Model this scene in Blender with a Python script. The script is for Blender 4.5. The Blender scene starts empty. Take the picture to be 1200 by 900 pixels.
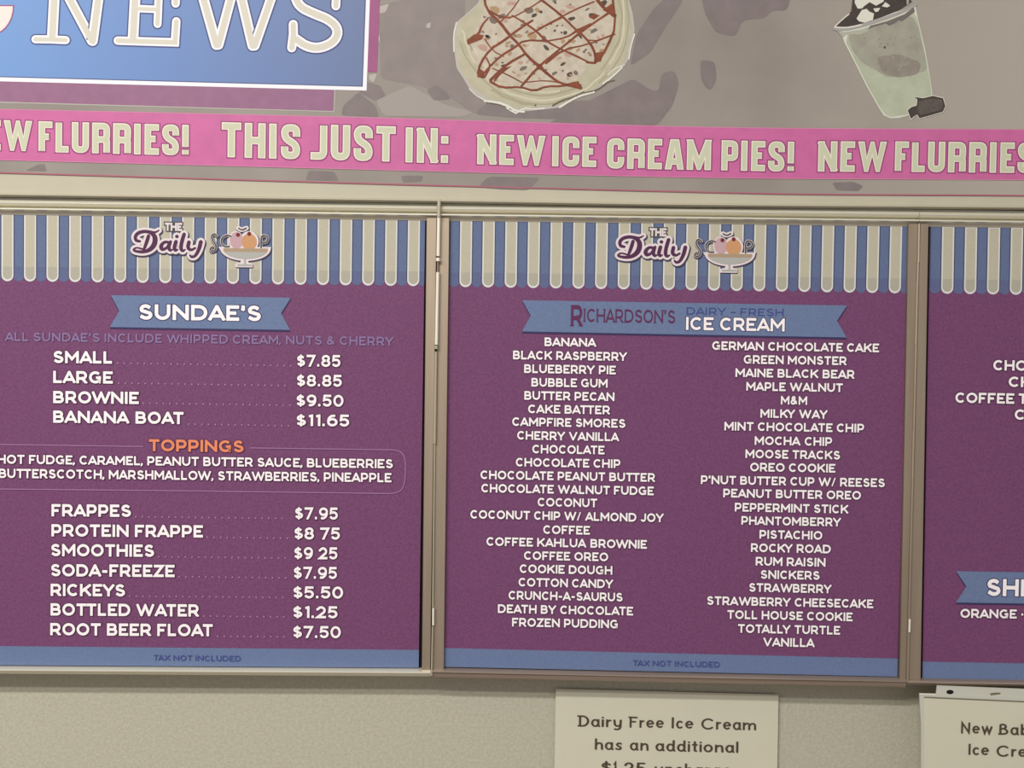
import bpy, bmesh, math, random
from mathutils import Vector, Matrix
random.seed(7)
SC = bpy.context.scene
COL = SC.collection

# ------------------------------------------------------------------ camera, world, lights, exposure
F = 1600.0
CAM = Vector((0.0, -1.6, 2.0))
M3 = Matrix.Rotation(math.radians(88.0), 3, 'X') @ Matrix.Rotation(0.0155, 3, 'Z')
cd = bpy.data.cameras.new('camera')
cam = bpy.data.objects.new('camera', cd)
COL.objects.link(cam)
cd.sensor_width = 36.0
cd.lens = 36.0 * F / 1200.0
cd.clip_start = 0.01
cam.matrix_world = Matrix.Translation(CAM) @ M3.to_4x4()
SC.camera = cam

w = bpy.data.worlds.new('world')
SC.world = w
w.use_nodes = True
w.node_tree.nodes['Background'].inputs[0].default_value = (0.96, 0.965, 0.985, 1)
w.node_tree.nodes['Background'].inputs[1].default_value = 0.47

def tube_light(y, z, power, x=0.0, length=3.6):
    l = bpy.data.lights.new('tube_light', 'AREA')
    l.shape = 'RECTANGLE'
    l.size = length
    l.size_y = 0.10
    l.energy = power
    l.color = (0.96, 0.955, 0.95)
    o = bpy.data.objects.new('tube_light', l)
    COL.objects.link(o)
    o.location = (x, y, z)
    o.rotation_euler = (math.radians(35), 0, 0)
    return o
tube_light(-2.25, 3.30, 49, -1.05, 2.0)
tube_light(-2.75, 3.30, 35, -1.05, 2.0)

SC.view_settings.view_transform = 'Standard'
SC.view_settings.look = 'None'
SC.view_settings.gamma = 1.0
SC.view_settings.exposure = 0.0

# ------------------------------------------------------------------ materials
def lin(c):
    out = []
    for v in c[:3]:
        v /= 255.0
        out.append(v / 12.92 if v <= 0.04045 else ((v + 0.055) / 1.055) ** 2.4)
    return (out[0], out[1], out[2], 1.0)

MATS = {}
def mat(name, rgb, rough=0.55, metal=0.0, spec=0.2, noise=0.0, nscale=400.0, rgb2=None, bump=0.0, bscale=300.0):
    if name in MATS:
        return MATS[name]
    m = bpy.data.materials.new(name)
    m.use_nodes = True
    nt = m.node_tree
    b = nt.nodes['Principled BSDF']
    c = lin(rgb)
    b.inputs['Base Color'].default_value = c
    b.inputs['Roughness'].default_value = rough
    b.inputs['Metallic'].default_value = metal
    b.inputs['Specular IOR Level'].default_value = spec
    tc = nt.nodes.new('ShaderNodeTexCoord')
    if noise > 0 or rgb2:
        n = nt.nodes.new('ShaderNodeTexNoise')
        n.inputs['Scale'].default_value = nscale
        n.inputs['Detail'].default_value = 3.0
        nt.links.new(tc.outputs['Object'], n.inputs['Vector'])
        r = nt.nodes.new('ShaderNodeValToRGB')
        r.color_ramp.elements[0].position = 0.33
        r.color_ramp.elements[1].position = 0.67
        if rgb2:
            a, z = c, lin(rgb2)
        else:
            a = tuple(v * (1 - noise) for v in c[:3]) + (1,)
            z = tuple(v * (1 + noise) for v in c[:3]) + (1,)
        r.color_ramp.elements[0].color = a
        r.color_ramp.elements[1].color = z
        nt.links.new(n.outputs['Fac'], r.inputs['Fac'])
        nt.links.new(r.outputs['Color'], b.inputs['Base Color'])
    if bump > 0:
        n2 = nt.nodes.new('ShaderNodeTexNoise')
        n2.inputs['Scale'].default_value = bscale
        n2.inputs['Detail'].default_value = 4.0
        nt.links.new(tc.outputs['Object'], n2.inputs['Vector'])
        bp = nt.nodes.new('ShaderNodeBump')
        bp.inputs['Strength'].default_value = bump
        bp.inputs['Distance'].default_value = 0.002
        nt.links.new(n2.outputs['Fac'], bp.inputs['Height'])
        nt.links.new(bp.outputs['Normal'], b.inputs['Normal'])
    MATS[name] = m
    return m

def metal_mat(name, rgb, rough, axis, streak=0.12, metal=0.85):
    m = bpy.data.materials.new(name)
    m.use_nodes = True
    nt = m.node_tree
    b = nt.nodes['Principled BSDF']
    b.inputs['Metallic'].default_value = metal
    b.inputs['Roughness'].default_value = rough
    tc = nt.nodes.new('ShaderNodeTexCoord')
    mp = nt.nodes.new('ShaderNodeMapping')
    mp.inputs['Scale'].default_value = (4, 300, 300) if axis == 'X' else (160, 160, 6)
    n = nt.nodes.new('ShaderNodeTexNoise')
    n.inputs['Scale'].default_value = 1.0
    n.inputs['Detail'].default_value = 4
    r = nt.nodes.new('ShaderNodeValToRGB')
    c = lin(rgb)
    r.color_ramp.elements[0].position = 0.3
    r.color_ramp.elements[1].position = 0.7
    r.color_ramp.elements[0].color = tuple(v * (1 - streak) for v in c[:3]) + (1,)
    r.color_ramp.elements[1].color = tuple(v * (1 + streak) for v in c[:3]) + (1,)
    nt.links.new(tc.outputs['Object'], mp.inputs['Vector'])
    nt.links.new(mp.outputs['Vector'], n.inputs['Vector'])
    nt.links.new(n.outputs['Fac'], r.inputs['Fac'])
    nt.links.new(r.outputs['Color'], b.inputs['Base Color'])
    MATS[name] = m
    return m

WALL = mat('wall_paint', (182, 176, 154), 0.7, spec=0.15, rgb2=(194, 188, 167), nscale=260, bump=0.35, bscale=420)
CREAM = mat('cream_trim', (193, 185, 163), 0.5, spec=0.2, noise=0.02, nscale=30)
PURPLE = mat('purple_print', (111, 63, 100), 0.45, rgb2=(124, 76, 113), nscale=420, spec=0.2)
BLUE = mat('blue_print', (99, 112, 144), 0.45, noise=0.06, nscale=420)
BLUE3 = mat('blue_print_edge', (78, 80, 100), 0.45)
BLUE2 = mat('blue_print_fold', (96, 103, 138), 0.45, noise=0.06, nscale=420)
RIB = mat('ribbon_blue', (108, 123, 156), 0.45, noise=0.06, nscale=420)
FOOT = mat('footer_blue', (106, 121, 155), 0.45, noise=0.06, nscale=420)
STRW = mat('stripe_edge_white', (220, 218, 214), 0.5)
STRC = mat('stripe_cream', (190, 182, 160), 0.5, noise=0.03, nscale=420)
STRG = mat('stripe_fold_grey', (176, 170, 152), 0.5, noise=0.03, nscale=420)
WHITE = mat('white_lettering', (253, 244, 242), 0.5)
DKPUR = mat('dark_purple_outline', (84, 44, 72), 0.5)
LILAC = mat('lilac_lettering', (138, 114, 156), 0.5)
ORNG = mat('orange_lettering', (232, 138, 100), 0.5)
LINE = mat('mauve_rule', (158, 112, 148), 0.5)
DOTM = mat('mauve_dots', (172, 130, 162), 0.5)
NAVY = mat('navy_lettering', (70, 78, 138), 0.5)
MAROON = mat('maroon_lettering', (98, 46, 84), 0.5)
RIBDK = mat('ribbon_shadow_print', (62, 52, 92), 0.5)
PAPER = mat('note_paper', (211, 205, 181), 0.6, noise=0.015, nscale=25)
INK = mat('note_ink', (84, 70, 56), 0.6)
BLACK = mat('black_gap', (26, 22, 24), 0.7)
PINK = mat('pink_vinyl', (202, 106, 156), 0.4, noise=0.05, nscale=60)
BGREY = mat('grey_print', (145, 135, 126), 0.45, rgb2=(156, 147, 137), nscale=9)
BLOT = mat('grey_blotch_print', (131, 119, 117), 0.45, noise=0.06, nscale=60)
BLOTL = mat('pale_blotch_print', (180, 172, 162), 0.45)
def banner_art():
    # the printed stone fades paler towards the artwork's right end
    nt = BGREY.node_tree; b = nt.nodes['Principled BSDF']; old = b.inputs['Base Color'].links[0].from_socket
    tc = nt.nodes.new('ShaderNodeTexCoord'); sx = nt.nodes.new('ShaderNodeSeparateXYZ'); mr = nt.nodes.new('ShaderNodeMapRange')
    mr.inputs['From Min'].default_value = .28; mr.inputs['From Max'].default_value = .56
    mx = nt.nodes.new('ShaderNodeMix'); mx.data_type = 'RGBA'
    nt.links.new(tc.outputs['Object'], sx.inputs[0]); nt.links.new(sx.outputs['X'], mr.inputs['Value']); nt.links.new(mr.outputs[0], mx.inputs['Factor'])
    nt.links.new(old, [i for i in mx.inputs if i.name == 'A' and i.type == 'RGBA'][0])
    for i in mx.inputs:
        if i.name == 'B' and i.type == 'RGBA': i.default_value = lin((176, 166, 154))
    nt.links.new([o for o in mx.outputs if o.type == 'RGBA'][0], b.inputs['Base Color'])
banner_art()
MAUVE = mat('mauve_block_print', (150, 104, 132), 0.45, noise=0.05, nscale=80)
MAUVE2 = mat('bright_mauve_print', (158, 88, 128), 0.45, noise=0.05, nscale=80)
YEL = mat('cream_lettering', (234, 224, 202), 0.5)
YELF = mat('pale_green_lettering', (203, 203, 174), 0.5)
PKDK = mat('dark_pink_outline', (150, 70, 120), 0.5)
EDGEP = mat('banner_edge_pink', (178, 98, 116), 0.5)
WBORD = mat('white_border', (240, 238, 240), 0.5)
NLET = mat('cream_fill', (214, 207, 190), 0.5)
NOUT = mat('slate_outline', (78, 82, 128), 0.5)
ALUX = metal_mat('aluminium_rail', (232, 226, 205), 0.3, 'X', 0.03, 0.35)
ALUZ = metal_mat('aluminium_mullion', (170, 152, 132), 0.5, 'Z', 0.07)
GLINT = metal_mat('strip_glint', (252, 244, 222), 0.42, 'Z', 0.03, 0.25)  # bright stretches of the strip's broken reflection, painted as a pale colour
ALUD = metal_mat('strip_faint_glint', (196, 186, 158), 0.42, 'Z', 0.05, 0.5)  # fainter stretches of that reflection, painted dimmer

def news_blue():
    m = bpy.data.materials.new('blue_gradient_print')
    m.use_nodes = True
    nt = m.node_tree
    b = nt.nodes['Principled BSDF']
    b.inputs['Roughness'].default_value = 0.4
    b.inputs['Specular IOR Level'].default_value = 0.2
    tc = nt.nodes.new('ShaderNodeTexCoord')
    sx = nt.nodes.new('ShaderNodeSeparateXYZ')
    mr = nt.nodes.new('ShaderNodeMapRange')
    mr.inputs['From Min'].default_value = -0.30
    mr.inputs['From Max'].default_value = 0.12
    r = nt.nodes.new('ShaderNodeValToRGB')
    e = r.color_ramp.elements
    e[0].position = 0.0
    e[0].color = lin((116, 154, 206))
    e[1].position = 1.0
    e[1].color = lin((108, 122, 158))
    q = e.new(0.45)
    q.color = lin((110, 138, 190))
    nt.links.new(tc.outputs['Object'], sx.inputs[0])
    nt.links.new(sx.outputs['X'], mr.inputs['Value'])
    nt.links.new(mr.outputs['Result'], r.inputs['Fac'])
    nt.links.new(r.outputs['Color'], b.inputs['Base Color'])
    return m
NBLUE = news_blue()

# ------------------------------------------------------------------ placing: photo frame -> point on a plane parallel to the wall
PANEL = 0.0385     # distance of the printed sheets from the wall
FRONT = 0.047      # distance of the frame front from the wall
BAN = 0.0505       # distance of the banner from the wall
def at(px, py, d):
    v = M3 @ Vector(((px - 600.0) / F, -(py - 450.0) / F, -1.0))
    t = (-d - CAM.y) / v.y
    return CAM + v * t

def tag(o, label=None, cat=None, group=None, kind=None):
    if label: o['label'] = label
    if cat: o['category'] = cat
    if group: o['group'] = group
    if kind: o['kind'] = kind
    return o
def empty(name, loc):
    o = bpy.data.objects.new(name, None)
    o.empty_display_size = 0.05
    COL.objects.link(o)
    o.location = loc
    return o

class MB:
    """collects flat polygons given in photo units on a plane at distance d from the wall, and solids"""
    def __init__(self):
        self.v = []; self.f = []; self.mi = []; self.m = []
    def mid(self, m):
        if m not in self.m: self.m.append(m)
        return self.m.index(m)
    def poly(self, pts, d, m):
        b = len(self.v)
        d = d + (len(self.f) * 7 % 29) * 4e-6      # faces of one print never share a plane
        ws = [at(x, y, d) for x, y in pts]
        n = len(ws)
        a = sum(ws[i].x * ws[(i + 1) % n].z - ws[(i + 1) % n].x * ws[i].z for i in range(n))
        if a < 0: ws.reverse()          # normals face the room
        self.v += [tuple(p) for p in ws]
        self.f.append(list(range(b, b + n)))
        self.mi.append(self.mid(m))
    def raw(self, vs, fs, m):
        b = len(self.v)
        self.v += [tuple(p) for p in vs]
        k = self.mid(m)
        for f in fs:
            self.f.append([b + i for i in f]); self.mi.append(k)
    def slab(self, q, d0, d1, m):
        """a plate with outline q (photo units, measured at its face d1) from distance d0 to d1"""
        f = [at(x, y, d1) for x, y in q]
        n = len(f)
        a = sum(f[i].x * f[(i + 1) % n].z - f[(i + 1) % n].x * f[i].z for i in range(n))
        if a < 0: f.reverse()
        bk = [Vector((p.x, -d0, p.z)) for p in f]
        fs = [list(range(n)), list(range(2 * n - 1, n - 1, -1))]
        for i in range(n):
            j = (i + 1) % n
            fs.append([i, n + i, n + j, j])
        self.raw(f + bk, fs, m)
    def build(self, name, parent=None, smooth=False):
        me = bpy.data.meshes.new(name)
        org = parent_origin(parent) if parent else Vector((0, 0, 0))
        me.from_pydata([tuple(Vector(p) - org) for p in self.v], [], self.f)
        for m in self.m: me.materials.append(m)
        me.polygons.foreach_set('material_index', self.mi)
        if smooth: me.polygons.foreach_set('use_smooth', [True] * len(self.f))
        me.update()
        o = bpy.data.objects.new(name, me)
        COL.objects.link(o)
        if parent: o.parent = parent
        return o
def parent_origin(p):
    v = Vector((0, 0, 0))
    while p is not None:
        v += p.location
        p = p.parent
    return v

# ------------------------------------------------------------------ stroked lettering
def arc(cx, cy, rx, ry, a0, a1, n=9):
    return [(cx + rx * math.cos(math.radians(a0 + (a1 - a0) * i / n)), cy + ry * math.sin(math.radians(a0 + (a1 - a0) * i / n))) for i in range(n + 1)]

def clip_y(poly, y0, y1):
    for lim, s in ((y0, 1), (y1, -1)):
        out = []
        for i in range(len(poly)):
            a, b = poly[i], poly[(i + 1) % len(poly)]
            ia, ib = s * (a[1] - lim) >= 0, s * (b[1] - lim) >= 0
            if ia: out.append(a)
            if ia != ib:
                t = (lim - a[1]) / (b[1] - a[1])
                out.append((a[0] + (b[0] - a[0]) * t, lim))
        poly = out
        if len(poly) < 3: return None
    return poly

def stroke(pts, h, cap='s', closed=False, widths=None):
    """convex polygons covering a polyline drawn with half-width h"""
    p = [pts[0]]
    for q in pts[1:]:
        if math.hypot(q[0] - p[-1][0], q[1] - p[-1][1]) > 1e-5: p.append(q)
    if len(p) < 2:
        return [[(p[0][0] + h * math.cos(a * math.pi / 6), p[0][1] + h * math.sin(a * math.pi / 6)) for a in range(12)]]
    n = len(p)
    hw = widths or [h] * n
    if len(hw) != n: hw = [hw[min(int(i * len(hw) / n), len(hw) - 1)] for i in range(n)]
    polys = []
    def nrm(a, b):
        l = math.hypot(b[0] - a[0], b[1] - a[1]) or 1e-9
        return (-(b[1] - a[1]) / l, (b[0] - a[0]) / l)
    if cap == 's' and not closed:
        n0 = nrm(p[0], p[1]); n1 = nrm(p[-2], p[-1])
        p[0] = (p[0][0] - n0[1] * hw[0], p[0][1] + n0[0] * hw[0])
        p[-1] = (p[-1][0] + n1[1] * hw[-1], p[-1][1] - n1[0] * hw[-1])
    L = []; R = []
    for i in range(n):
        if closed:
            a = nrm(p[i - 1], p[i]); b = nrm(p[i], p[(i + 1) % n])
        else:
            a = nrm(p[i - 1], p[i]) if i > 0 else nrm(p[0], p[1])
            b = nrm(p[i], p[i + 1]) if i < n - 1 else a
            if i == 0: a = b
        mx, my = a[0] + b[0], a[1] + b[1]
        l = math.hypot(mx, my)
        if l < 1e-6: mx, my, l = a[0], a[1], 1.0
        mx /= l; my /= l
        k = hw[i] / max(0.28, mx * a[0] + my * a[1])
        L.append((p[i][0] + mx * k, p[i][1] + my * k)); R.append((p[i][0] - mx * k, p[i][1] - my * k))
    m = n if closed else n - 1
    for i in range(m):
        j = (i + 1) % n
        polys.append([L[i], L[j], R[j], R[i]])
    if cap == 'r' and not closed:
        for q, hh in ((p[0], hw[0]), (p[-1], hw[-1])):
            polys.append([(q[0] + hh * math.cos(a * math.pi / 6), q[1] + hh * math.sin(a * math.pi / 6)) for a in range(12)])
    return polys

def rnd(pts, r, n=4, closed=False):
    """round the corners of a polyline"""
    out = []
    m = len(pts)
    for i in range(m):
        if not closed and i in (0, m - 1):
            out.append(pts[i]); continue
        a, b, c = pts[i - 1], pts[i], pts[(i + 1) % m]
        la = math.hypot(a[0] - b[0], a[1] - b[1]); lc = math.hypot(c[0] - b[0], c[1] - b[1])
        k = min(r, la * 0.5, lc * 0.5)
        p0 = (b[0] + (a[0] - b[0]) * k / la, b[1] + (a[1] - b[1]) * k / la)
        p1 = (b[0] + (c[0] - b[0]) * k / lc, b[1] + (c[1] - b[1]) * k / lc)
        for q in range(n + 1):
            t = q / n
            out.append(((1 - t) ** 2 * p0[0] + 2 * t * (1 - t) * b[0] + t * t * p1[0], (1 - t) ** 2 * p0[1] + 2 * t * (1 - t) * b[1] + t * t * p1[1]))
    return out

# geometric capitals: outer width, then strokes as (points, cap, closed) on the 0..1 skeleton
G = {}
G['A'] = (1.06, [([(0, 0), (.5, 1.04), (1, 0)], 's'), ([(.2, .24), (.8, .24)], 'b')])
G['B'] = (.90, [([(0, 0), (0, 1), (.55, 1)] + arc(.58, .755, .32, .245, 90, -90, 8) + [(.02, .51)], 'b'), ([(.02, .51), (.6, .51)] + arc(.64, .255, .36, .255, 90, -90, 8) + [(0, 0), (0, .3)], 'b')])
G['C'] = (.97, [(arc(.54, .5, .54, .5, 42, 318, 20), 'b')])
G['D'] = (1.02, [([(0, 0), (0, 1), (.42, 1)] + arc(.45, .5, .55, .5, 90, -90, 14) + [(0, 0), (0, .2)], 'b')])
G['E'] = (.80, [([(1, 1), (0, 1), (0, 0), (1.02, 0)], 's'), ([(0, .5), (.9, .5)], 'b')])
G['F'] = (.78, [([(1, 1), (0, 1), (0, -.1)], 's'), ([(0, .47), (.9, .47)], 'b')])
G['G'] = (1.03, [(arc(.52, .5, .52, .5, 45, 330, 20) + [(.98, .2), (.98, .46), (.58, .46)], 'b')])
G['H'] = (.98, [([(0, 0), (0, 1)], 's'), ([(1, 0), (1, 1)], 's'), ([(0, .5), (1, .5)], 'b')])
G['I'] = (.21, [([(0, 0), (0, 1)], 's')])
G['J'] = (.74, [([(1, 1.1)] + [(1, .35)] + arc(.5, .33, .5, .33, 0, -160, 10), 'b')])
G['K'] = (.96, [([(0, 0), (0, 1)], 's'), ([(.98, 1), (.05, .33)], 's'), ([(.38, .6), (1, 0)], 's')])
G['L'] = (.74, [([(0, 1), (0, 0), (.95, 0)], 's')])
G['M'] = (1.16, [([(0, -.1), (0, 1), (.5, .3), (1, 1), (1, -.1)], 's')])
G['N'] = (1.02, [([(0, -.1), (0, 1), (1, 0), (1, 1.1)], 's')])
G['O'] = (1.10, [(arc(.5, .5, .5, .5, 0, 351, 26), 'c')])
G['Q'] = (1.14, [(arc(.5, .5, .5, .5, 0, 351, 26), 'c'), ([(.6, .3), (1, -.05)], 'b')])
G['P'] = (.86, [([(0, 0), (0, 1), (.55, 1)] + arc(.62, .67, .38, .33, 90, -90, 9) + [(0, .34)], 'b'), ([(0, 0), (0, .4)], 's')])
G['R'] = (.92, [([(0, 0), (0, 1), (.55, 1)] + arc(.6, .68, .36, .32, 90, -90, 9) + [(0, .36)], 'b'), ([(0, 0), (0, .4)], 's'), ([(.55, .38), (.98, -.06)], 's')])
G['S'] = (.86, [([(.93, .84)] + arc(.5, .745, .42, .255, 50, 215, 10) + [(.35, .56), (.7, .46)] + arc(.55, .255, .45, .255, 40, -140, 10) + [(0, .17)], 'b')])
G['T'] = (.86, [([(0, 1), (1, 1)], 's'), ([(.5, 1), (.5, 0)], 's')])
G['U'] = (.98, [([(0, 1.1), (0, .42)] + arc(.5, .42, .5, .42, 180, 360, 12) + [(1, 1.1)], 's')])
G['V'] = (1.06, [([(0, 1), (.5, -.03), (1, 1)], 's')])
G['W'] = (1.56, [([(0, 1), (.25, -.02), (.5, .98), (.75, -.02), (1, 1)], 's')])
G['X'] = (1.0, [([(0, 1), (1, 0)], 's'), ([(0, 0), (1, 1)], 's')])
G['Y'] = (1.0, [([(0, 1), (.5, .42), (1, 1)], 's'), ([(.5, .45), (.5, 0)], 's')])
G['Z'] = (.86, [([(0, 1), (1, 1), (0, 0), (1, 0)], 's')])
G['0'] = (.88, [(arc(.5, .5, .5, .5, 0, 351, 22), 'c')])
G['1'] = (.44, [([(0, .9), (1, 1), (1, -.1)], 'b')])
G['2'] = (.80, [([(.02, .8)] + arc(.5, .68, .46, .32, 150, -35, 12) + [(.05, 0), (1, 0)], 's')])
G['5'] = (.80, [([(.92, 1), (.12, 1), (.06, .56), (.2, .6)] + arc(.48, .31, .5, .31, 85, -140, 12), 's')])
G['6'] = (.84, [(arc(.5, .32, .5, .32, 0, 348, 18), 'c'), ([(.85, .95)] + arc(.62, .45, .62, .54, 80, 185, 8), 'b')])
G['7'] = (.82, [([(0, 1), (.98, 1), (.32, -.05)], 's')])
G['8'] = (.84, [(arc(.5, .26, .5, .26, 0, 348, 18), 'c'), (arc(.5, .76, .43, .24, 0, 348, 18), 'c')])
G['9'] = (.84, [(arc(.5, .68, .5, .32, 0, 348, 18), 'c'), ([(.15, .05)] + arc(.38, .55, .62, .54, -100, 5, 8), 'b')])
G['3'] = (.80, [([(.08, 1), (.9, 1), (.45, .6)] + arc(.46, .3, .5, .3, 80, -140, 12), 'b')])
G['$'] = (.78, [([(.93, .80)] + arc(.5, .725, .42, .2, 50, 215, 10) + [(.35, .56), (.7, .46)] + arc(.55, .275, .45, .2, 40, -140, 10) + [(0, .2)], 'b'), ([(.5, -.14), (.5, 1.14)], 'x')])
G['&'] = (.98, [([(1, .0), (.22, .68)] + arc(.42, .8, .22, .2, 210, -50, 12) + [(.12, .42)] + arc(.36, .24, .34, .24, 160, 300, 8) + [(.92, .46)], 'b')])
G['.'] = (.22, [([(0, .02), (0, .04)], 's')])
G[','] = (.22, [([(0, .02), (0, .04)], 's'), ([(.2, .04), (-.5, -.24)], 'x')])
G["'"] = (.22, [([(0, 1), (0, .86)], 's'), ([(0, .86), (-.3, .72)], 'b')])
G['-'] = (.52, [([(-.25, .40), (1.25, .40)], 'b')])
G['/'] = (.60, [([(0, -.12), (1, 1.12)], 'x')])
G[':'] = (.22, [([(0, .12), (0, .12001)], 's'), ([(0, .8), (0, .80001)], 's')])
G['+'] = (.2, [([(0, .44), (0, .46)], 's')])

# heavy condensed capitals
def R_(pts, r): return ('R', pts, r)
H = {}
H['N'] = (.62, [([(0, -.1), (0, 1.1)], 's'), ([(0, 1.02), (1, -.02)], 's'), ([(1, -.1), (1, 1.1)], 's')])
H['E'] = (.47, [([(1.1, 1), (0, 1), (0, 0), (1.1, 0)], 'b'), ([(0, .52), (1, .52)], 'b')])
H['W'] = (.92, [([(0, 1.1), (.24, 0), (.5, 1), (.76, 0), (1, 1.1)], 's')])
H['F'] = (.45, [([(1.1, 1), (0, 1), (0, -.1)], 'b'), ([(0, .5), (1, .5)], 'b')])
H['L'] = (.43, [([(0, 1.1), (0, 0), (1.1, 0)], 'b')])
H['U'] = (.56, [([(0, 1.1), (0, 0), (1, 0), (1, 1.1)], 's', .16)])
H['R'] = (.58, [([(0, -.1), (0, 1.1)], 's'), ([(0, 1), (1, 1), (1, .44), (0, .44)], 'b', .12), ([(.5, .44), (1, .44), (1, -.1)], 'b', .07)])
H['I'] = (.24, [([(0, -.1), (0, 1.1)], 's')])
H['S'] = (.55, [([(1, .68), (1, 1), (0, 1), (0, .62), (1, .38), (1, 0), (0, 0), (0, .32)], 'b', .15)])
H['!'] = (.24, [([(0, .36), (0, 1.1)], 's'), ([(0, -.1), (0, .1)], 'b')])
H['T'] = (.56, [([(0, 1), (1, 1)], 's'), ([(.5, 1), (.5, -.1)], 's')])
H['H'] = (.60, [([(0, -.1), (0, 1.1)], 's'), ([(1, -.1), (1, 1.1)], 's'), ([(0, .5), (1, .5)], 'b')])
H['J'] = (.48, [([(1, 1.1), (1, 0), (-.2, 0)], 'b', .14)])
H[':'] = (.24, [([(0, .02), (0, .0201)], 's'), ([(0, .72), (0, .7201)], 's')])
H['C'] = (.57, [([(1, .64), (1, 1), (0, 1), (0, 0), (1, 0), (1, .36)], 'b', .16)])
H['A'] = (.62, [([(0, -.1), (.36, 1), (.64, 1), (1, -.1)], 's'), ([(.15, .2), (.85, .2)], 'b')])
H['M'] = (.80, [([(0, -.1), (0, 1.1)], 's'), ([(1, -.1), (1, 1.1)], 's'), ([(0, 1.05), (.5, .05), (1, 1.05)], 's')])
H['P'] = (.56, [([(0, -.1), (0, 1.1)], 's'), ([(0, 1), (1, 1), (1, .40), (0, .40)], 'b', .12)])

# light rounded hand for the notes (x-height .66)
N = {}
X = .66
N['D'] = (.72, [([(.15, 0), (.15, 1)], 'r'), ([(-.05, 1), (.4, 1)] + arc(.4, .5, .58, .5, 90, -90, 10) + [(.0, 0)], 'r')])
N['F'] = (.60, [([(.15, 0), (.15, 1)], 'r'), ([(-.05, 1), (1, .98)], 'r'), ([(.15, .55), (.8, .55)], 'r')])
N['I'] = (.16, [([(0, 0), (0, 1)], 'r')])
N['C'] = (.84, [(arc(.55, .48, .53, .5, 48, 315, 14), 'r')])
N['N'] = (.70, [([(.08, -.02), (.08, 1), (.9, .05), (.95, 1)], 'r')])
N['B'] = (.66, [([(.1, 0), (.1, 1), (.6, .98), (.8, .78), (.6, .56), (.15, .54)], 'r', .2), ([(.6, .55), (1, .3), (.8, .03), (-.05, 0)], 'r', .2)])
N['a'] = (.54, [(arc(.46, .33, .46, .33, 20, 340, 14), 'r'), ([(.92, .66), (.92, .05), (1.05, 0)], 'r')])
N['i'] = (.14, [([(0, 0), (0, X)], 'r'), ([(0, .9), (0, .92)], 'r')])
N['r'] = (.36, [([(.1, 0), (.1, X)], 'r'), ([(.1, .4), (.5, .62), (1, .62)], 'r', .2)])
N['y'] = (.52, [([(0, X), (.1, .15), (.5, .02), (.95, .2)], 'r', .2), ([(1, X), (.95, -.1), (.6, -.3), (.1, -.25)], 'r', .2)])
N['e'] = (.54, [([(.08, .34), (.95, .38)] + arc(.5, .35, .47, .32, 10, 310, 14), 'r')])
N['c'] = (.48, [(arc(.55, .33, .5, .33, 50, 310, 12), 'r')])
N['m'] = (.86, [([(0, 0), (0, X)], 'r'), ([(0, .4), (.2, .62), (.42, .62), (.48, .45), (.48, 0)], 'r', .15), ([(.48, .4), (.7, .62), (.93, .6), (1, .4), (1, 0)], 'r', .15)])
N['h'] = (.54, [([(.05, 0), (.05, 1.02)], 'r'), ([(.05, .4), (.4, .64), (.9, .6), (.97, .35), (1, 0)], 'r', .2)])
N['s'] = (.46, [([(.92, .58), (.5, .66), (.08, .52), (.3, .36), (.9, .24), (.8, .03), (.4, 0), (0, .08)], 'r', .2)])
N['n'] = (.54, [([(.05, 0), (.05, X)], 'r'), ([(.05, .4), (.4, .64), (.9, .6), (.97, .35), (1, 0)], 'r', .2)])
N['d'] = (.54, [(arc(.46, .33, .46, .33, 20, 340, 14), 'r'), ([(.92, 1.02), (.92, .05), (1.05, 0)], 'r')])
N['b'] = (.54, [(arc(.54, .33, .46, .33, 0, 350, 14), 'r'), ([(.05, 1.02), (.05, .02)], 'r')])
N['t'] = (.36, [([(.5, .95), (.5, .05), (.9, .02)], 'r', .1), ([(0, .66), (1, .66)], 'r')])
N['o'] = (.56, [(arc(.5, .33, .5, .33, 0, 350, 14), 'c')])
N['l'] = (.14, [([(0, 0), (0, 1.02)], 'r')])
N['u'] = (.54, [([(0, X), (.05, .15), (.45, 0), (.95, .25)], 'r', .2), ([(.95, X), (.95, 0)], 'r')])
N['p'] = (.54, [(arc(.54, .33, .46, .33, 0, 350, 14), 'r'), ([(.05, X), (.05, -.35)], 'r')])
N['g'] = (.54, [(arc(.46, .33, .46, .33, 20, 340, 14), 'r'), ([(.92, X), (.92, -.1), (.6, -.32), (.1, -.25)], 'r', .2)])
N['w'] = (.76, [([(0, X), (.25, .02), (.5, .6), (.75, .02), (1, X)], 'r')])
N['y2'] = N['y']
N['$'] = (.56, [([(.93, .80)] + arc(.5, .725, .42, .2, 50, 215, 8) + [(.35, .56), (.7, .46)] + arc(.55, .275, .45, .2, 40, -140, 8), 'r'), ([(.5, -.1), (.5, 1.1)], 'r')])
N['1'] = (.2, [([(0, .85), (.6, 1), (.6, 0)], 'r')])
N['2'] = (.54, [([(.05, .78)] + arc(.5, .72, .45, .28, 160, -40, 8) + [(0, 0), (1, 0)], 'r')])
N['5'] = (.54, [([(.92, 1), (.15, 1), (.1, .56), (.2, .6)] + arc(.45, .3, .5, .3, 85, -140, 10), 'r')])
N['.'] = (.14, [([(0, 0), (0, .01)], 'r')])

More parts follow.
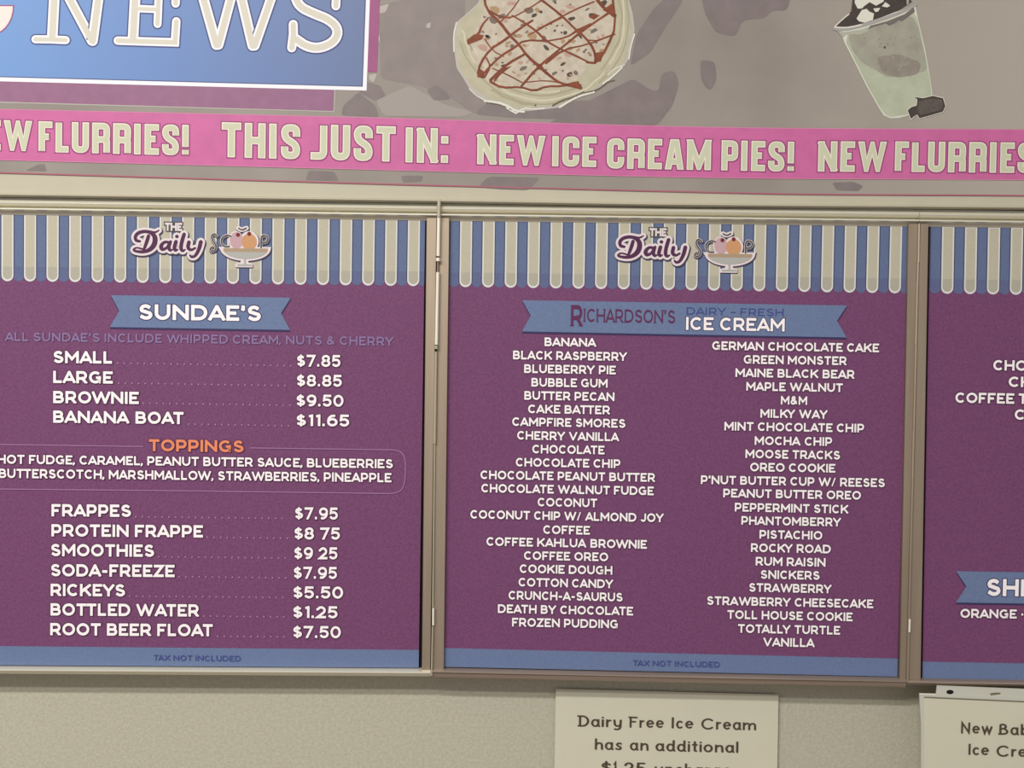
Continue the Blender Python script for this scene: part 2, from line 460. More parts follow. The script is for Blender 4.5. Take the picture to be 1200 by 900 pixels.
def glyph(font, ch, t, serif=False):
    w, strokes = font[ch]
    polys = []
    h = t / 2
    for s in strokes:
        pts, cap = s[0], s[1]
        W = max(w - t, 0.0001)
        q = [(h + x * W if w - t > .03 else h + x * .2, h + y * (1 - t)) for x, y in pts]
        if font is H: q = [(w if x > 1.05 else (0 if x < -.05 else q[k][0]), q[k][1]) for k, (x, y) in enumerate(pts)]
        if len(s) > 2: q = rnd(q, s[2])
        hh = h * (.72 if cap == 'x' and font is not H else 1)
        ps = stroke(q, hh, 'b' if cap in 'xc' else cap, cap == 'c')
        if cap in 'sbc' and font is not N:
            ps = [c for c in (clip_y(p, 0.0, 1.0) for p in ps) if c]
        polys += ps
        if serif and cap != 'c':
            for e in (q[0], q[-1]):
                if e[1] < .12 or e[1] > .88:
                    yy = 0.03 if e[1] < .5 else .97
                    polys.append([(e[0] - .16, yy - .03), (e[0] + .16, yy - .03), (e[0] + .16, yy + .03), (e[0] - .16, yy + .03)])
    return max(w, t), polys

def layout(font, text, t, gap=.12, space=.40, serif=False):
    x = 0; out = []
    last = None
    for ch in text:
        if ch == ' ':
            x += space + gap; last = None; continue
        g = gap
        w_, ps = glyph(font, ch, t, serif)
        if last is None: g = 0
        if last is not None:
            if font is G:
                if ch in 'AVWY' or last in 'AVWY': g *= .45
                if (last + ch) in ('AV', 'AT', 'TA', 'AY', 'LT', 'FA', 'PA', 'LY', 'KY'): g -= .12
                if ch in ',': g = gap * .6
                if ch == '.' or last == '.': g = gap * 1.15
                if last + ch in ('TT',): g = gap * .15
        x += g
        out += [[(px + x, py) for px, py in p] for p in ps]
        x += w_
        last = ch
    return x, out

def warp_for(x0, y0, x1, y1, cap, width):
    """unit text space -> photo units; letters stand along the world's vertical"""
    s = (x1 - x0) / width
    k = (y1 - y0) / (x1 - x0)
    xm = (x0 + x1) / 2
    lean = 0.0155 + (xm - 600) * 2.18e-5
    def fn(x, y):
        px = x0 + x * s + y * cap * lean
        return (px, y0 + k * x * s - y * cap)
    return fn

def text_line(parent, text, x0, y0, x1, y1, cap, m, d, font=G, t=.2, gap=.14, space=.40, halo=None, hw=.0, name='text_line', inner=None, iw=0, serif=False, label=None):
    wd, polys = layout(font, text, t, gap, space, serif)
    fn = warp_for(x0, y0, x1, y1, cap, wd)
    mb = MB()
    if halo:
        # outline: the same strokes, each polygon grown outwards
        for p in polys: mb.poly(grow([fn(*q) for q in p], hw), d, halo)
    for p in polys: mb.poly([fn(*q) for q in p], d + .00015, m)
    if inner:
        wd2, p2 = layout_thin(font, text, t, iw, gap, space)
        for p in p2: mb.poly([fn(*q) for q in p], d + .0003, inner)
    o = mb.build(name, parent)
    if label: o['label'] = label
    return o

def layout_thin(font, text, t, ti, gap, space):
    """same skeleton with a thinner stroke, for the fill inside an outlined letter"""
    x = 0; out = []
    for ch in text:
        if ch == ' ':
            x += space - gap; continue
        w_, strokes = font[ch]
        h = t / 2
        for s in strokes:
            W = max(w_ - t, .0001)
            e = (t - ti) / 2
            q = [(w_ - e if a > 1.05 else (e if a < -.05 else h + a * W), h + b * (1 - t)) for a, b in s[0]]
            if len(s) > 2: q = rnd(q, s[2])
            e = (t - ti) / 2
            for p in stroke(q, ti / 2, 'b' if s[1] in 'xc' else s[1], s[1] == 'c'):
                c = clip_y(p, e, 1 - e)
                if c: out.append([(a + x, b) for a, b in c])
        x += max(w_, t) + gap
    return x, out

def grow(p, r):
    n = len(p)
    a = sum(p[i][0] * p[(i + 1) % n][1] - p[(i + 1) % n][0] * p[i][1] for i in range(n))
    s = 1 if a > 0 else -1
    out = []
    for i in range(n):
        p0, p1, p2 = p[i - 1], p[i], p[(i + 1) % n]
        d1 = (p1[0] - p0[0], p1[1] - p0[1]); d2 = (p2[0] - p1[0], p2[1] - p1[1])
        l1 = math.hypot(*d1) or 1e-9; l2 = math.hypot(*d2) or 1e-9
        n1 = (d1[1] / l1 * s, -d1[0] / l1 * s); n2 = (d2[1] / l2 * s, -d2[0] / l2 * s)
        if l1 < 1e-6: n1 = n2
        if l2 < 1e-6: n2 = n1
        mx, my = n1[0] + n2[0], n1[1] + n2[1]
        l = math.hypot(mx, my)
        if l < .3: mx, my, l = n1[0], n1[1], 1
        mx /= l; my /= l
        k = r / max(.6, mx * n1[0] + my * n1[1])
        out.append((p1[0] + mx * k, p1[1] + my * k))
    return out

def brush(mb, pts, widths, d, m, smooth=2):
    """a round-ended brush line through pts; widths are half-widths"""
    if not isinstance(widths, (list, tuple)): widths = [widths] * len(pts)
    for _ in range(smooth):
        np_, nw = [pts[0]], [widths[0]]
        for i in range(len(pts) - 1):
            a, b = pts[i], pts[i + 1]
            np_ += [(a[0] * .75 + b[0] * .25, a[1] * .75 + b[1] * .25), (a[0] * .25 + b[0] * .75, a[1] * .25 + b[1] * .75)]
            nw += [widths[i] * .75 + widths[i + 1] * .25, widths[i] * .25 + widths[i + 1] * .75]
        np_.append(pts[-1]); nw.append(widths[-1])
        pts, widths = np_, nw
    for p in stroke(pts, 0, 'r', widths=widths): mb.poly(p, d, m)

# ------------------------------------------------------------------ the setting
def box(name, lo, hi, m, kind=None):
    x0, y0, z0 = lo; x1, y1, z1 = hi
    mb = MB()
    mb.raw([(x0, y0, z0), (x1, y0, z0), (x1, y1, z0), (x0, y1, z0), (x0, y0, z1), (x1, y0, z1), (x1, y1, z1), (x0, y1, z1)],
           [[0, 3, 2, 1], [4, 5, 6, 7], [0, 1, 5, 4], [1, 2, 6, 5], [2, 3, 7, 6], [3, 0, 4, 7]], m)
    o = mb.build(name)
    if kind: o['kind'] = kind
    return o
box('wall_back', (-2.4, 0, 0), (2.4, .12, 3.6), WALL, 'structure')
box('floor', (-2.4, -4.2, -.05), (2.4, .12, 0), mat('floor_tile', (120, 96, 78), .5, noise=.1, nscale=20), 'structure')
box('ceiling', (-2.4, -4.2, 3.6), (2.4, .12, 3.65), mat('ceiling_white', (214, 208, 190), .8), 'structure')

# cream fascia strip between the banner and the boards, carrying the banner above it
def cy(x):      # lower edge of the cream strip
    P = [(-160, 228), (0, 230), (500, 237), (800, 242), (1200, 245), (1700, 252)]
    for a, b in zip(P, P[1:]):
        if x <= b[0]: return a[1] + (b[1] - a[1]) * (x - a[0]) / (b[0] - a[0])
    return P[-1][1]
def spl(P, x):
    if x <= P[0][0]: return P[0][1] + (P[1][1] - P[0][1]) / (P[1][0] - P[0][0]) * (x - P[0][0])
    for i in range(len(P) - 1):
        if x <= P[i + 1][0]:
            p0 = P[max(i - 1, 0)]; p1 = P[i]; p2 = P[i + 1]; p3 = P[min(i + 2, len(P) - 1)]
            m1 = (p2[1] - p0[1]) / (p2[0] - p0[0]); m2 = (p3[1] - p1[1]) / (p3[0] - p1[0])
            hh = p2[0] - p1[0]; t = (x - p1[0]) / hh
            return (2 * t**3 - 3 * t**2 + 1) * p1[1] + (t**3 - 2 * t**2 + t) * hh * m1 + (-2 * t**3 + 3 * t**2) * p2[1] + (t**3 - t**2) * hh * m2
    return P[-1][1] + (P[-1][1] - P[-2][1]) / (P[-1][0] - P[-2][0]) * (x - P[-1][0])

XS = [-160 + 20 * i for i in range(94)]
PT = [(-160, 124), (0, 127.5), (430, 137.3), (830, 148.6), (1200, 151.6), (1700, 158)]      # upper edge of the pink ribbon
PB = [(-160, 184), (0, 187.8), (430, 199), (830, 208.6), (1200, 211.2), (1700, 217)]
BB = [(-160, 199), (0, 203), (430, 215.7), (830, 226), (950, 228.3), (1200, 229.8), (1700, 236)]
mb = MB()
top = [(x, -140 + .02 * x) for x in XS]
low = [(x, cy(x)) for x in XS]
ln = len(XS)
vs = []
for (x, y) in top + low:
    p = at(x, y, .050); vs.append(p)
vs += [Vector((p.x, 0.002, p.z)) for p in vs[:]]
fs = []
for i in range(ln - 1):
    fs.append([i, ln + i, ln + i + 1, i + 1])
    fs.append([2 * ln + i, 2 * ln + i + 1, 3 * ln + i + 1, 3 * ln + i])
    fs.append([ln + i, 3 * ln + i, 3 * ln + i + 1, ln + i + 1])
    fs.append([i, i + 1, 2 * ln + i + 1, 2 * ln + i])
fs += [[0, 2 * ln, 3 * ln, ln], [ln - 1, 2 * ln - 1, 4 * ln - 1, 3 * ln - 1]]
mb.raw(vs, fs, CREAM)
tag(mb.build('trim_1'), kind='structure')
# rounded nosing under the cream strip
def sweep(name, P0, P1, profile, m, parent=None, smooth=True, sag=None, kind=None):
    """profile: (photo units downwards, distance from wall); swept from P0 to P1 (photo points at the rail's upper edge)"""
    mb = MB()
    n = len(profile)
    k = 12 if sag else 1
    vs = []
    for s in range(k + 1):
        t = s / k
        x = P0[0] + (P1[0] - P0[0]) * t
        y = sag(x) if sag else P0[1] + (P1[1] - P0[1]) * t
        base = at(x, y, FRONT)
        for (dn, dep) in profile:
            vs.append(Vector((base.x, -dep, base.z - dn * .001 * 1.0)))
    fs = []
    for s in range(k):
        for i in range(n - 1):
            a = s * n + i
            fs.append([a, a + 1, a + n + 1, a + n])
    fs.append(list(range(n))[::-1]); fs.append([k * n + i for i in range(n)])
    mb.raw(vs, fs, m)
    o = mb.build(name, parent)
    if smooth:
        me = o.data
        for p in me.polygons: p.use_smooth = len(p.vertices) == 4
        try: me.set_sharp_from_angle(angle=math.radians(35))
        except Exception: pass
    return o
sweep('trim_2', (-160, 226), (1700, 250), [(-3.2, .0), (-3.2, .052), (-2.4, .0535), (-1.2, .0535), (-.2, .052), (-.2, .0)], CREAM, sag=lambda x: cy(x)).__setitem__('kind', 'structure')

# ------------------------------------------------------------------ the three framed menu boards
def quad_pt(Q, u, v):
    """Q = top-left, top-right, bottom-right, bottom-left"""
    a = (Q[0][0] + (Q[1][0] - Q[0][0]) * u, Q[0][1] + (Q[1][1] - Q[0][1]) * u)
    b = (Q[3][0] + (Q[2][0] - Q[3][0]) * u, Q[3][1] + (Q[2][1] - Q[3][1]) * u)
    return (a[0] + (b[0] - a[0]) * v, a[1] + (b[1] - a[1]) * v)

def plumb(px, y0, y1):
    """photo x at height y1 of a line that stands upright in the world through (px, y0)"""
    X0 = at(px, y0, FRONT).x; x = px
    for _ in range(20): x += (X0 - at(x, y1, FRONT).x) * 1000
    return x
def make_board(label, Q, mul_l, mul_r, white0, period, nwhite, foot_v, rail_b, gap_r=3, gap_b=3, gap_l=0):
    """mul_l / mul_r: photo x of the seams at top and bottom"""
    mul_l = (mul_l[0], plumb(mul_l[0], Q[0][1] - 20, Q[3][1] + 6)); mul_r = (mul_r[0], plumb(mul_r[0], Q[1][1] - 20, Q[2][1] + 6))
    root = empty('menu_board', at((Q[0][0] + Q[1][0]) / 2, (Q[2][1] + Q[3][1]) / 2, 0.0))
    tag(root, label, 'menu board', 'framed purple menu boards')
    # printed sheet
    mb = MB(); mb.slab(Q, PANEL - .003, PANEL, PURPLE)
    sheet = mb.build('printed_sheet', root)
    # dark tray behind the sheet
    mb = MB()
    T = [(mul_l[0] + 7, Q[0][1] - 8), (mul_r[0] - 7, Q[1][1] - 8), (mul_r[1] - 7, Q[2][1] + 6), (mul_l[1] + 7, Q[3][1] + 6)]
    mb.slab(T, .001, PANEL - .005, BLACK)
    mb.build('back_tray', root)
    # rails
    xl, xr = mul_l[0], mul_r[0]
    yl = cy(xl) + .4; yr = cy(xr) + .4
    hl = Q[0][1] - yl
    prof = [(0, .002), (0, .036), (2.2, .036), (2.6, .041)]
    prof += [(2.6 + 4.0 - 4.0 * math.cos(a), .041 + .0075 * math.sin(a)) for a in [math.pi * i / 8 for i in range(1, 8)]]
    prof += [(10.8, .038), (12.0, .038), (12.2, .047), (12.8, .0492), (14.2, .0492), (15.0, .047), (15.6, .043), (19.6, .0395), (19.6, .002)]
    sweep('top_rail', (xl, yl), (xr, yr), prof, ALUX, root)
    pb = [(0, .002), (0, .040), (.6, .0465), (1.6, .0485), (3.0, .0485), (3.8, .0465), (rail_b - 2, .0445), (rail_b, .041), (rail_b, .002)]
    sweep('bottom_rail', (mul_l[1], Q[3][1] + gap_b), (mul_r[1], Q[2][1] + gap_b), pb, ALUX if rail_b == 8.5 else ALUR, root)
    def vrail(xa, xb, ya, yb, xa2, xb2, name):
        # flat face with a raised, rounded outer lip
        mb = MB()
        A = [at(xa, ya, FRONT), at(xb, ya, FRONT), at(xb2, yb, FRONT), at(xa2, yb, FRONT)]
        us = [0, .03, .08, .92, .97, 1]
        ds = [.002, .0425, .0445, .0445, .0425, .002]
        vs = []
        for r0, r1 in ((A[0], A[1]), (A[3], A[2])):
            for u, dd in zip(us, ds):
                p = r0.lerp(r1, u); vs.append(Vector((p.x, -dd, p.z)))
        n = len(us)
        mb.raw(vs, [[i, n + i, n + i + 1, i + 1] for i in range(n - 1)] + [list(range(n)), [n + i for i in range(n)][::-1]], ALUZ)
        o = mb.build(name, root)
        return o
    vrail(mul_l[0] + .1, Q[0][0] - gap_l, cy(mul_l[0]) + 18, Q[3][1] + gap_b + 1, mul_l[1] + .1, Q[3][0] - gap_l, 'side_rail')
    vrail(Q[1][0] + gap_r * .3, mul_r[0] - .1, cy(mul_r[0]) + 18, Q[2][1] + gap_b + 1, Q[2][0] + gap_r, mul_r[1] - .1, 'side_rail')
    # awning print: white rounded stripes over blue ones
    Ht = Q[3][1] - Q[0][1]
    dpl = PANEL + .0002
    vtop = 1.0 / Ht; vbot = 79.8 / Ht; vfold = 62.6 / Ht
    Wd = Q[1][0] - Q[0][0]
    def stripe(xa, xb, kind):
        xa = max(xa, Q[0][0]); xb = min(xb, Q[1][0])
        if xb - xa < 1: return
        ua = (xa - Q[0][0]) / Wd; ub = (xb - Q[0][0]) / Wd
        mb = MB()
        def cap_shape(ua, ub, v0, v1, off=0):
            r = (ub - ua) / 2 * Wd / Ht
            um = (ua + ub) / 2
            pts = [(ua, v0)] + [(um - (ub - ua) / 2 * math.cos(a), v1 - r + r * math.sin(a)) for a in [math.pi * i / 10 for i in range(11)]] + [(ub, v0)]
            return [quad_pt(Q, *p) for p in pts]
        if kind == 'w':
            mb.poly(cap_shape(ua, ub, vtop, vbot), dpl + .0002, STRW)
            e = 1.6 / Wd
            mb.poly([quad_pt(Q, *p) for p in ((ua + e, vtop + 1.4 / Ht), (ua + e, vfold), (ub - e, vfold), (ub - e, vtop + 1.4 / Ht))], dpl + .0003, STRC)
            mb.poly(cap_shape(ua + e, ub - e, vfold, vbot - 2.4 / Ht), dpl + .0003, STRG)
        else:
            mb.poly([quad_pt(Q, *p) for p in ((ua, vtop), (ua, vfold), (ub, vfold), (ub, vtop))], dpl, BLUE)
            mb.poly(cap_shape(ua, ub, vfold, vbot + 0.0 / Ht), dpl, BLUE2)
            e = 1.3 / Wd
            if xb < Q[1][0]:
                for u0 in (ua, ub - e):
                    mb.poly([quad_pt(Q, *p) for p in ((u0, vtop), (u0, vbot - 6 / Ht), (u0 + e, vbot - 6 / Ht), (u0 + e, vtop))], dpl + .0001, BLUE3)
        o = mb.build('awning_stripe', sheet)
        return o
    sw = .53 * period
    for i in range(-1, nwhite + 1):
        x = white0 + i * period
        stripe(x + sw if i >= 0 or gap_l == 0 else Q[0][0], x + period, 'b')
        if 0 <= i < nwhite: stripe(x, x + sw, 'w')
    # dark line of print under the scallops
    # footer band
    mb = MB()
    mb.poly([quad_pt(Q, 0, foot_v[0]), quad_pt(Q, 1, foot_v[1]), quad_pt(Q, 1, 1), quad_pt(Q, 0, 1)], dpl, FOOT)
    mb.build('footer_band', sheet)
    return root, sheet
ALUR = metal_mat('rail_brown_reflection', (164, 146, 132), 0.4, 'X', 0.15, 0.4)  # same metal, a brownish reflection painted into its base colour

Q1 = [(-40, 249.2), (498.2, 256.2), (490.6, 782.6), (-40, 779.2)]
Q2 = [(527.2, 256.4), (1064, 263.4), (1051.6, 793.0), (520.8, 781.4)]
Q3 = [(1090, 264.2), (1630, 271.5), (1612, 804.5), (1081, 795.6)]
B1, S1 = make_board('purple menu board of sundaes, toppings and frappes, leftmost in the row', Q1, (-56, -56), (512.3, 506.6), 1.8 - 26.5, 26.47, 20, (.9576, .9602), 8.5)
B2, S2 = make_board('purple menu board listing two columns of ice cream flavours, above the paper note', Q2, (513.0, 507.2), (1077.0, 1064.0), 539.4, 26.52, 20, (.9581, .9600), 11.0)
B3, S3 = make_board('purple menu board cut by the right picture edge, sherbet ribbon low on it', Q3, (1077.5, 1065), (1646, 1630), 1104.2, 26.9, 19, (.9620, .9620), 7.4, gap_l=.3, gap_b=1)

DT = PANEL + .0010
def ribbon(parent, P, shadow=True):
    """P = tip top-left, notch, bottom-left, bottom-right, notch right, tip top-right"""
    mb = MB()
    a, n1, b, c, n2, e = P
    sh = 2.2
    for D, m, dx, dy in ((DT - .0004, RIBDK, 0, sh), (DT - .0002, RIB, 0, 0)):
        f = lambda p: (p[0] + dx, p[1] + dy)
        mid_t = lambda x: (x, a[1] + (e[1] - a[1]) * (x - a[0]) / (e[0] - a[0]))
        mid_b = lambda x: (x, b[1] + (c[1] - b[1]) * (x - b[0]) / (c[0] - b[0]))
        mb.poly([f(a), f(n1), f(mid_t(n1[0]))], D, m)
        mb.poly([f(b), f(n1), f(mid_b(n1[0]))], D, m)
        mb.poly([f(mid_t(n1[0])), f(mid_b(n1[0])), f(mid_b(n2[0])), f(mid_t(n2[0]))], D, m)
        mb.poly([f(e), f(n2), f(mid_t(n2[0]))], D, m)
        mb.poly([f(c), f(n2), f(mid_b(n2[0]))], D, m)
    return mb.build('ribbon', parent)
def T(sheet, s, x0, y0, x1, y1, cap, m=WHITE, t=.2, halo=DKPUR, hw=.75, **k):
    if m in (WHITE, ORNG, LILAC): t += .022
    return text_line(sheet, s, x0, y0, x1, y1, cap, m, DT + k.pop('up', 0), t=t, halo=halo, hw=hw, **k)

# --- board 1
ribbon(S1, [(130, 345.9), (139.7, 364.3), (128.7, 383.2), (340, 386.6), (329.3, 367), (340.8, 348.8)])
T(S1, "SUNDAE'S", 162.5, 374.6, 305.6, 376.4, 18.2, t=.2, halo=RIBDK, hw=1.0)
T(S1, "ALL SUNDAE'S INCLUDE WHIPPED CREAM, NUTS & CHERRY", 6, 399.6, 461, 405.2, 10.4, m=LILAC, t=.17, halo=None, gap=.2)
for s, xr, y, px, pe, py in (('SMALL', 131.5, 425.4, 347.6, 399, 429.6), ('LARGE', 132, 448.8, 347.4, 400.6, 452.8), ('BROWNIE', 162.5, 472.4, 347, 402.4, 476.2), ('BANANA BOAT', 215, 495.4, 347, 409.3, 499.4)):
    pr = {'SMALL': '$7.85', 'LARGE': '$8.85', 'BROWNIE': '$9.50', 'BANANA BOAT': '$11.65'}[s]
    T(S1, s, 62.3, y, xr, y + (xr - 62) * .011, 14.3)
    T(S1, pr, px, py, pe, py + .5, 14.0, t=.175)
for s, xl, xr, y, px, pe, py, pr in (('FRAPPES', 60.3, 153.4, 605.1, 345.3, 395.9, 608.6, '$7.95'), ('PROTEIN FRAPPE', 60.2, 237.7, 628.6, 344.5, 398.4, 632.1, '$8 75'),
        ('SMOOTHIES', 59.4, 180.5, 651.7, 344.3, 395.5, 655.2, '$9 25'), ('SODA-FREEZE', 59.3, 204.5, 675.3, 343.8, 394.9, 678.2, '$7.95'),
        ('RICKEYS', 59.3, 146.5, 698.4, 343.2, 402, 701.2, '$5.50'), ('BOTTLED WATER', 59.2, 233, 721.3, 343, 395.6, 724.3, '$1.25'), ('ROOT BEER FLOAT', 58.8, 249.2, 744.4, 343, 399.3, 747.6, '$7.50')):
    T(S1, s, xl, y, xr, y + (xr - 60) * .0075, 14.4)
    T(S1, pr, px, py, pe, py + .4, 14.2, t=.175)
def dots(x0, y0, x1, y1):
    mb = MB(); n = int((x1 - x0) / 7.8)
    for i in range(n + 1):
        x = x0 + i * 7.8; y = y0 + (y1 - y0) * (x - x0) / (x1 - x0)
        mb.poly([(x + 1.0 * math.cos(a * math.pi / 3), y + 1.0 * math.sin(a * math.pi / 3)) for a in range(6)], DT, DOTM)
    o = mb.build('leader_dots', S1); return o
for x0, y0, y1 in ((138, 425.6, 428.6), (139, 449, 452), (168, 472.6, 475), (221, 497, 499), (159, 605.6, 607.6), (243, 629.6, 630.8), (186, 652.4, 654), (210, 675.8, 677.2), (152, 698.6, 700.2), (239, 722, 723), (255, 745.6, 746.4)):
    dots(x0, y0, 341 if y0 < 600 else 338, y1)
T(S1, 'TOPPINGS', 174.5, 528.6, 285.4, 530.2, 14.0, m=ORNG, label='orange heading word')
T(S1, 'HOT FUDGE, CARAMEL, PEANUT BUTTER SAUCE, BLUEBERRIES', -3, 543.3, 460.3, 548.8, 10.6, t=.19)
T(S1, 'BUTTERSCOTCH, MARSHMALLOW, STRAWBERRIES, PINEAPPLE', -1.5, 560.0, 458.6, 565.2, 10.8, t=.19)
mb = MB()
for pts in ([(168, 523.3), (-13, 520.7), (-24, 524), (-26, 534), (-26, 562), (-22, 571), (-12, 573), (200, 575), (459, 578.4), (470, 576), (474.3, 566), (475.4, 540), (471, 529.5), (462, 527.2), (293, 524.9)],):
    for p in stroke(rnd(pts, 8), .65, 'b'): mb.poly(p, DT, LINE)
mb.build('rounded_rule', S1)
T(S1, 'TAX NOT INCLUDED', 180, 774, 282, 775.2, 6.6, m=NAVY, t=.17, halo=None, gap=.2)

# --- board 2
ribbon(S2, [(612, 351.8), (622, 370), (611.6, 388.4), (992.2, 395.4), (980.8, 376), (992.6, 358)])
T(S2, 'R', 668.8, 382.3, 682.5, 382.6, 25, m=MAROON, t=.2, halo=None, serif=True)
T(S2, "ICHARDSON'S", 684, 377.2, 791.0, 379.2, 15.6, m=MAROON, t=.16, halo=None, serif=True, gap=.16)
T(S2, 'DAIRY - FRESH', 804.5, 368.8, 918.2, 370.8, 8.8, m=NAVY, t=.16, halo=None, gap=.2)
T(S2, 'ICE CREAM', 803.8, 386.6, 919.4, 388.5, 15.2, t=.185, halo=RIBDK, hw=.9)
LEFT = [('BANANA', 638.1, 405.6, 698.5, 406.5), ('BLACK RASPBERRY', 601.2, 421, 734.5, 423), ('BLUEBERRY PIE', 614.2, 437, 721.5, 438.8), ('BUBBLE GUM', 622.7, 453, 712, 454.3),
 ('BUTTER PECAN', 614.4, 468.4, 720, 470.1), ('CAKE BATTER', 618.8, 484.2, 714.7, 485.6), ('CAMPFIRE SMORES', 600.2, 499.1, 732.8, 501.4), ('CHERRY VANILLA', 606, 515.1, 725.4, 517.2),
 ('CHOCOLATE', 623.7, 531.2, 708.3, 532.5), ('CHOCOLATE CHIP', 604.4, 546.6, 726.9, 548.6), ('CHOCOLATE PEANUT BUTTER', 563, 561.4, 767.5, 564.7), ('CHOCOLATE WALNUT FUDGE', 564, 577, 766, 580.4),
 ('COCONUT', 630, 593.4, 699.7, 594.6), ('COCONUT CHIP W/ ALMOND JOY', 551.2, 607.7, 777.5, 612), ('COFFEE', 636.5, 625.6, 691.2, 626.6), ('COFFEE KAHLUA BROWNIE', 570, 639.5, 758, 643.1),
 ('COFFEE OREO', 614, 656, 712.6, 657.8), ('COOKIE DOUGH', 609, 671.4, 717.5, 673.5), ('COTTON CANDY', 607.6, 687.2, 718.3, 689.4), ('CRUNCH-A-SAURUS', 595.9, 702.5, 729.5, 705),
 ('DEATH BY CHOCOLATE', 583.4, 718.3, 741.8, 721.3), ('FROZEN PUDDING', 600, 734.1, 724.2, 736.5)]
RIGHT = [('GERMAN CHOCOLATE CAKE', 834.5, 410, 1030, 412.9), ('GREEN MONSTER', 871.5, 426.2, 992, 428), ('MAINE BLACK BEAR', 861.8, 441.7, 1001.3, 443.9), ('MAPLE WALNUT', 874.5, 457.7, 987.5, 459.5),
 ('M&M', 915, 474, 945.8, 474.6), ('MILKY WAY', 891, 489.4, 969.5, 490.8), ('MINT CHOCOLATE CHIP', 848.8, 504.4, 1012.5, 506.9), ('MOCHA CHIP', 884.3, 521.3, 975, 522.7),
 ('MOOSE TRACKS', 873.5, 536.8, 984.3, 538.6), ('OREO COOKIE', 879, 552.3, 978.8, 553.9), ("P'NUT BUTTER CUP W/ REESES", 821.3, 567.2, 1036.8, 571), ('PEANUT BUTTER OREO', 847.5, 582.8, 1008.8, 585.6),
 ('PEPPERMINT STICK', 861, 599.3, 993.9, 601.9), ('PHANTOMBERRY', 868.7, 614.9, 985.2, 617), ('PISTACHIO', 889.9, 631.2, 963.5, 632.6), ('ROCKY ROAD', 879.9, 646.8, 973.5, 648.6),
 ('RUM RAISIN', 885.5, 662.7, 967.3, 664.2), ('SNICKERS', 891.2, 678.2, 960.4, 679.5), ('STRAWBERRY', 877.6, 693.4, 974.2, 695.3), ('STRAWBERRY CHEESECAKE', 828.3, 708.8, 1023.3, 712.8),
 ('TOLL HOUSE COOKIE', 852.3, 725.1, 999, 728.1), ('TOTALLY TURTLE', 864.8, 741.5, 984.4, 743.8), ('VANILLA', 894.5, 757.3, 954.5, 758.5)]
for s, x0, y0, x1, y1 in LEFT + RIGHT:
    T(S2, s, x0, y0, x1, y1, 10.2, t=.195, hw=.6)
T(S2, 'TAX NOT INCLUDED', 741.8, 780.2, 843.5, 782.2, 6.6, m=NAVY, t=.17, halo=None, gap=.2)

# --- board 3
ribbon(S3, [(1120.6, 669.4), (1132.4, 687), (1120.4, 706), (1572, 713), (1561, 694.5), (1573, 676)])
T(S3, 'SHERBET', 1156, 698.2, 1288, 700.6, 20, t=.2, halo=RIBDK, hw=1.0)
T(S3, 'CHOCOLATE', 1163.9, 434.0, 1276, 435.8, 12.2, t=.195)
T(S3, 'CHERRY', 1181.9, 453.4, 1262, 454.8, 12.2, t=.195)
T(S3, 'COFFEE', 1119.5, 472.0, 1188.4, 473.2, 12.2, t=.195)
T(S3, 'TOFFEE', 1193.5, 473.2, 1262, 474.4, 12.2, t=.195)
T(S3, 'COOKIE', 1189, 491.8, 1262, 493, 12.2, t=.195)
T(S3, 'ORANGE +', 1125.4, 724, 1199, 725.0, 10.6, t=.195)

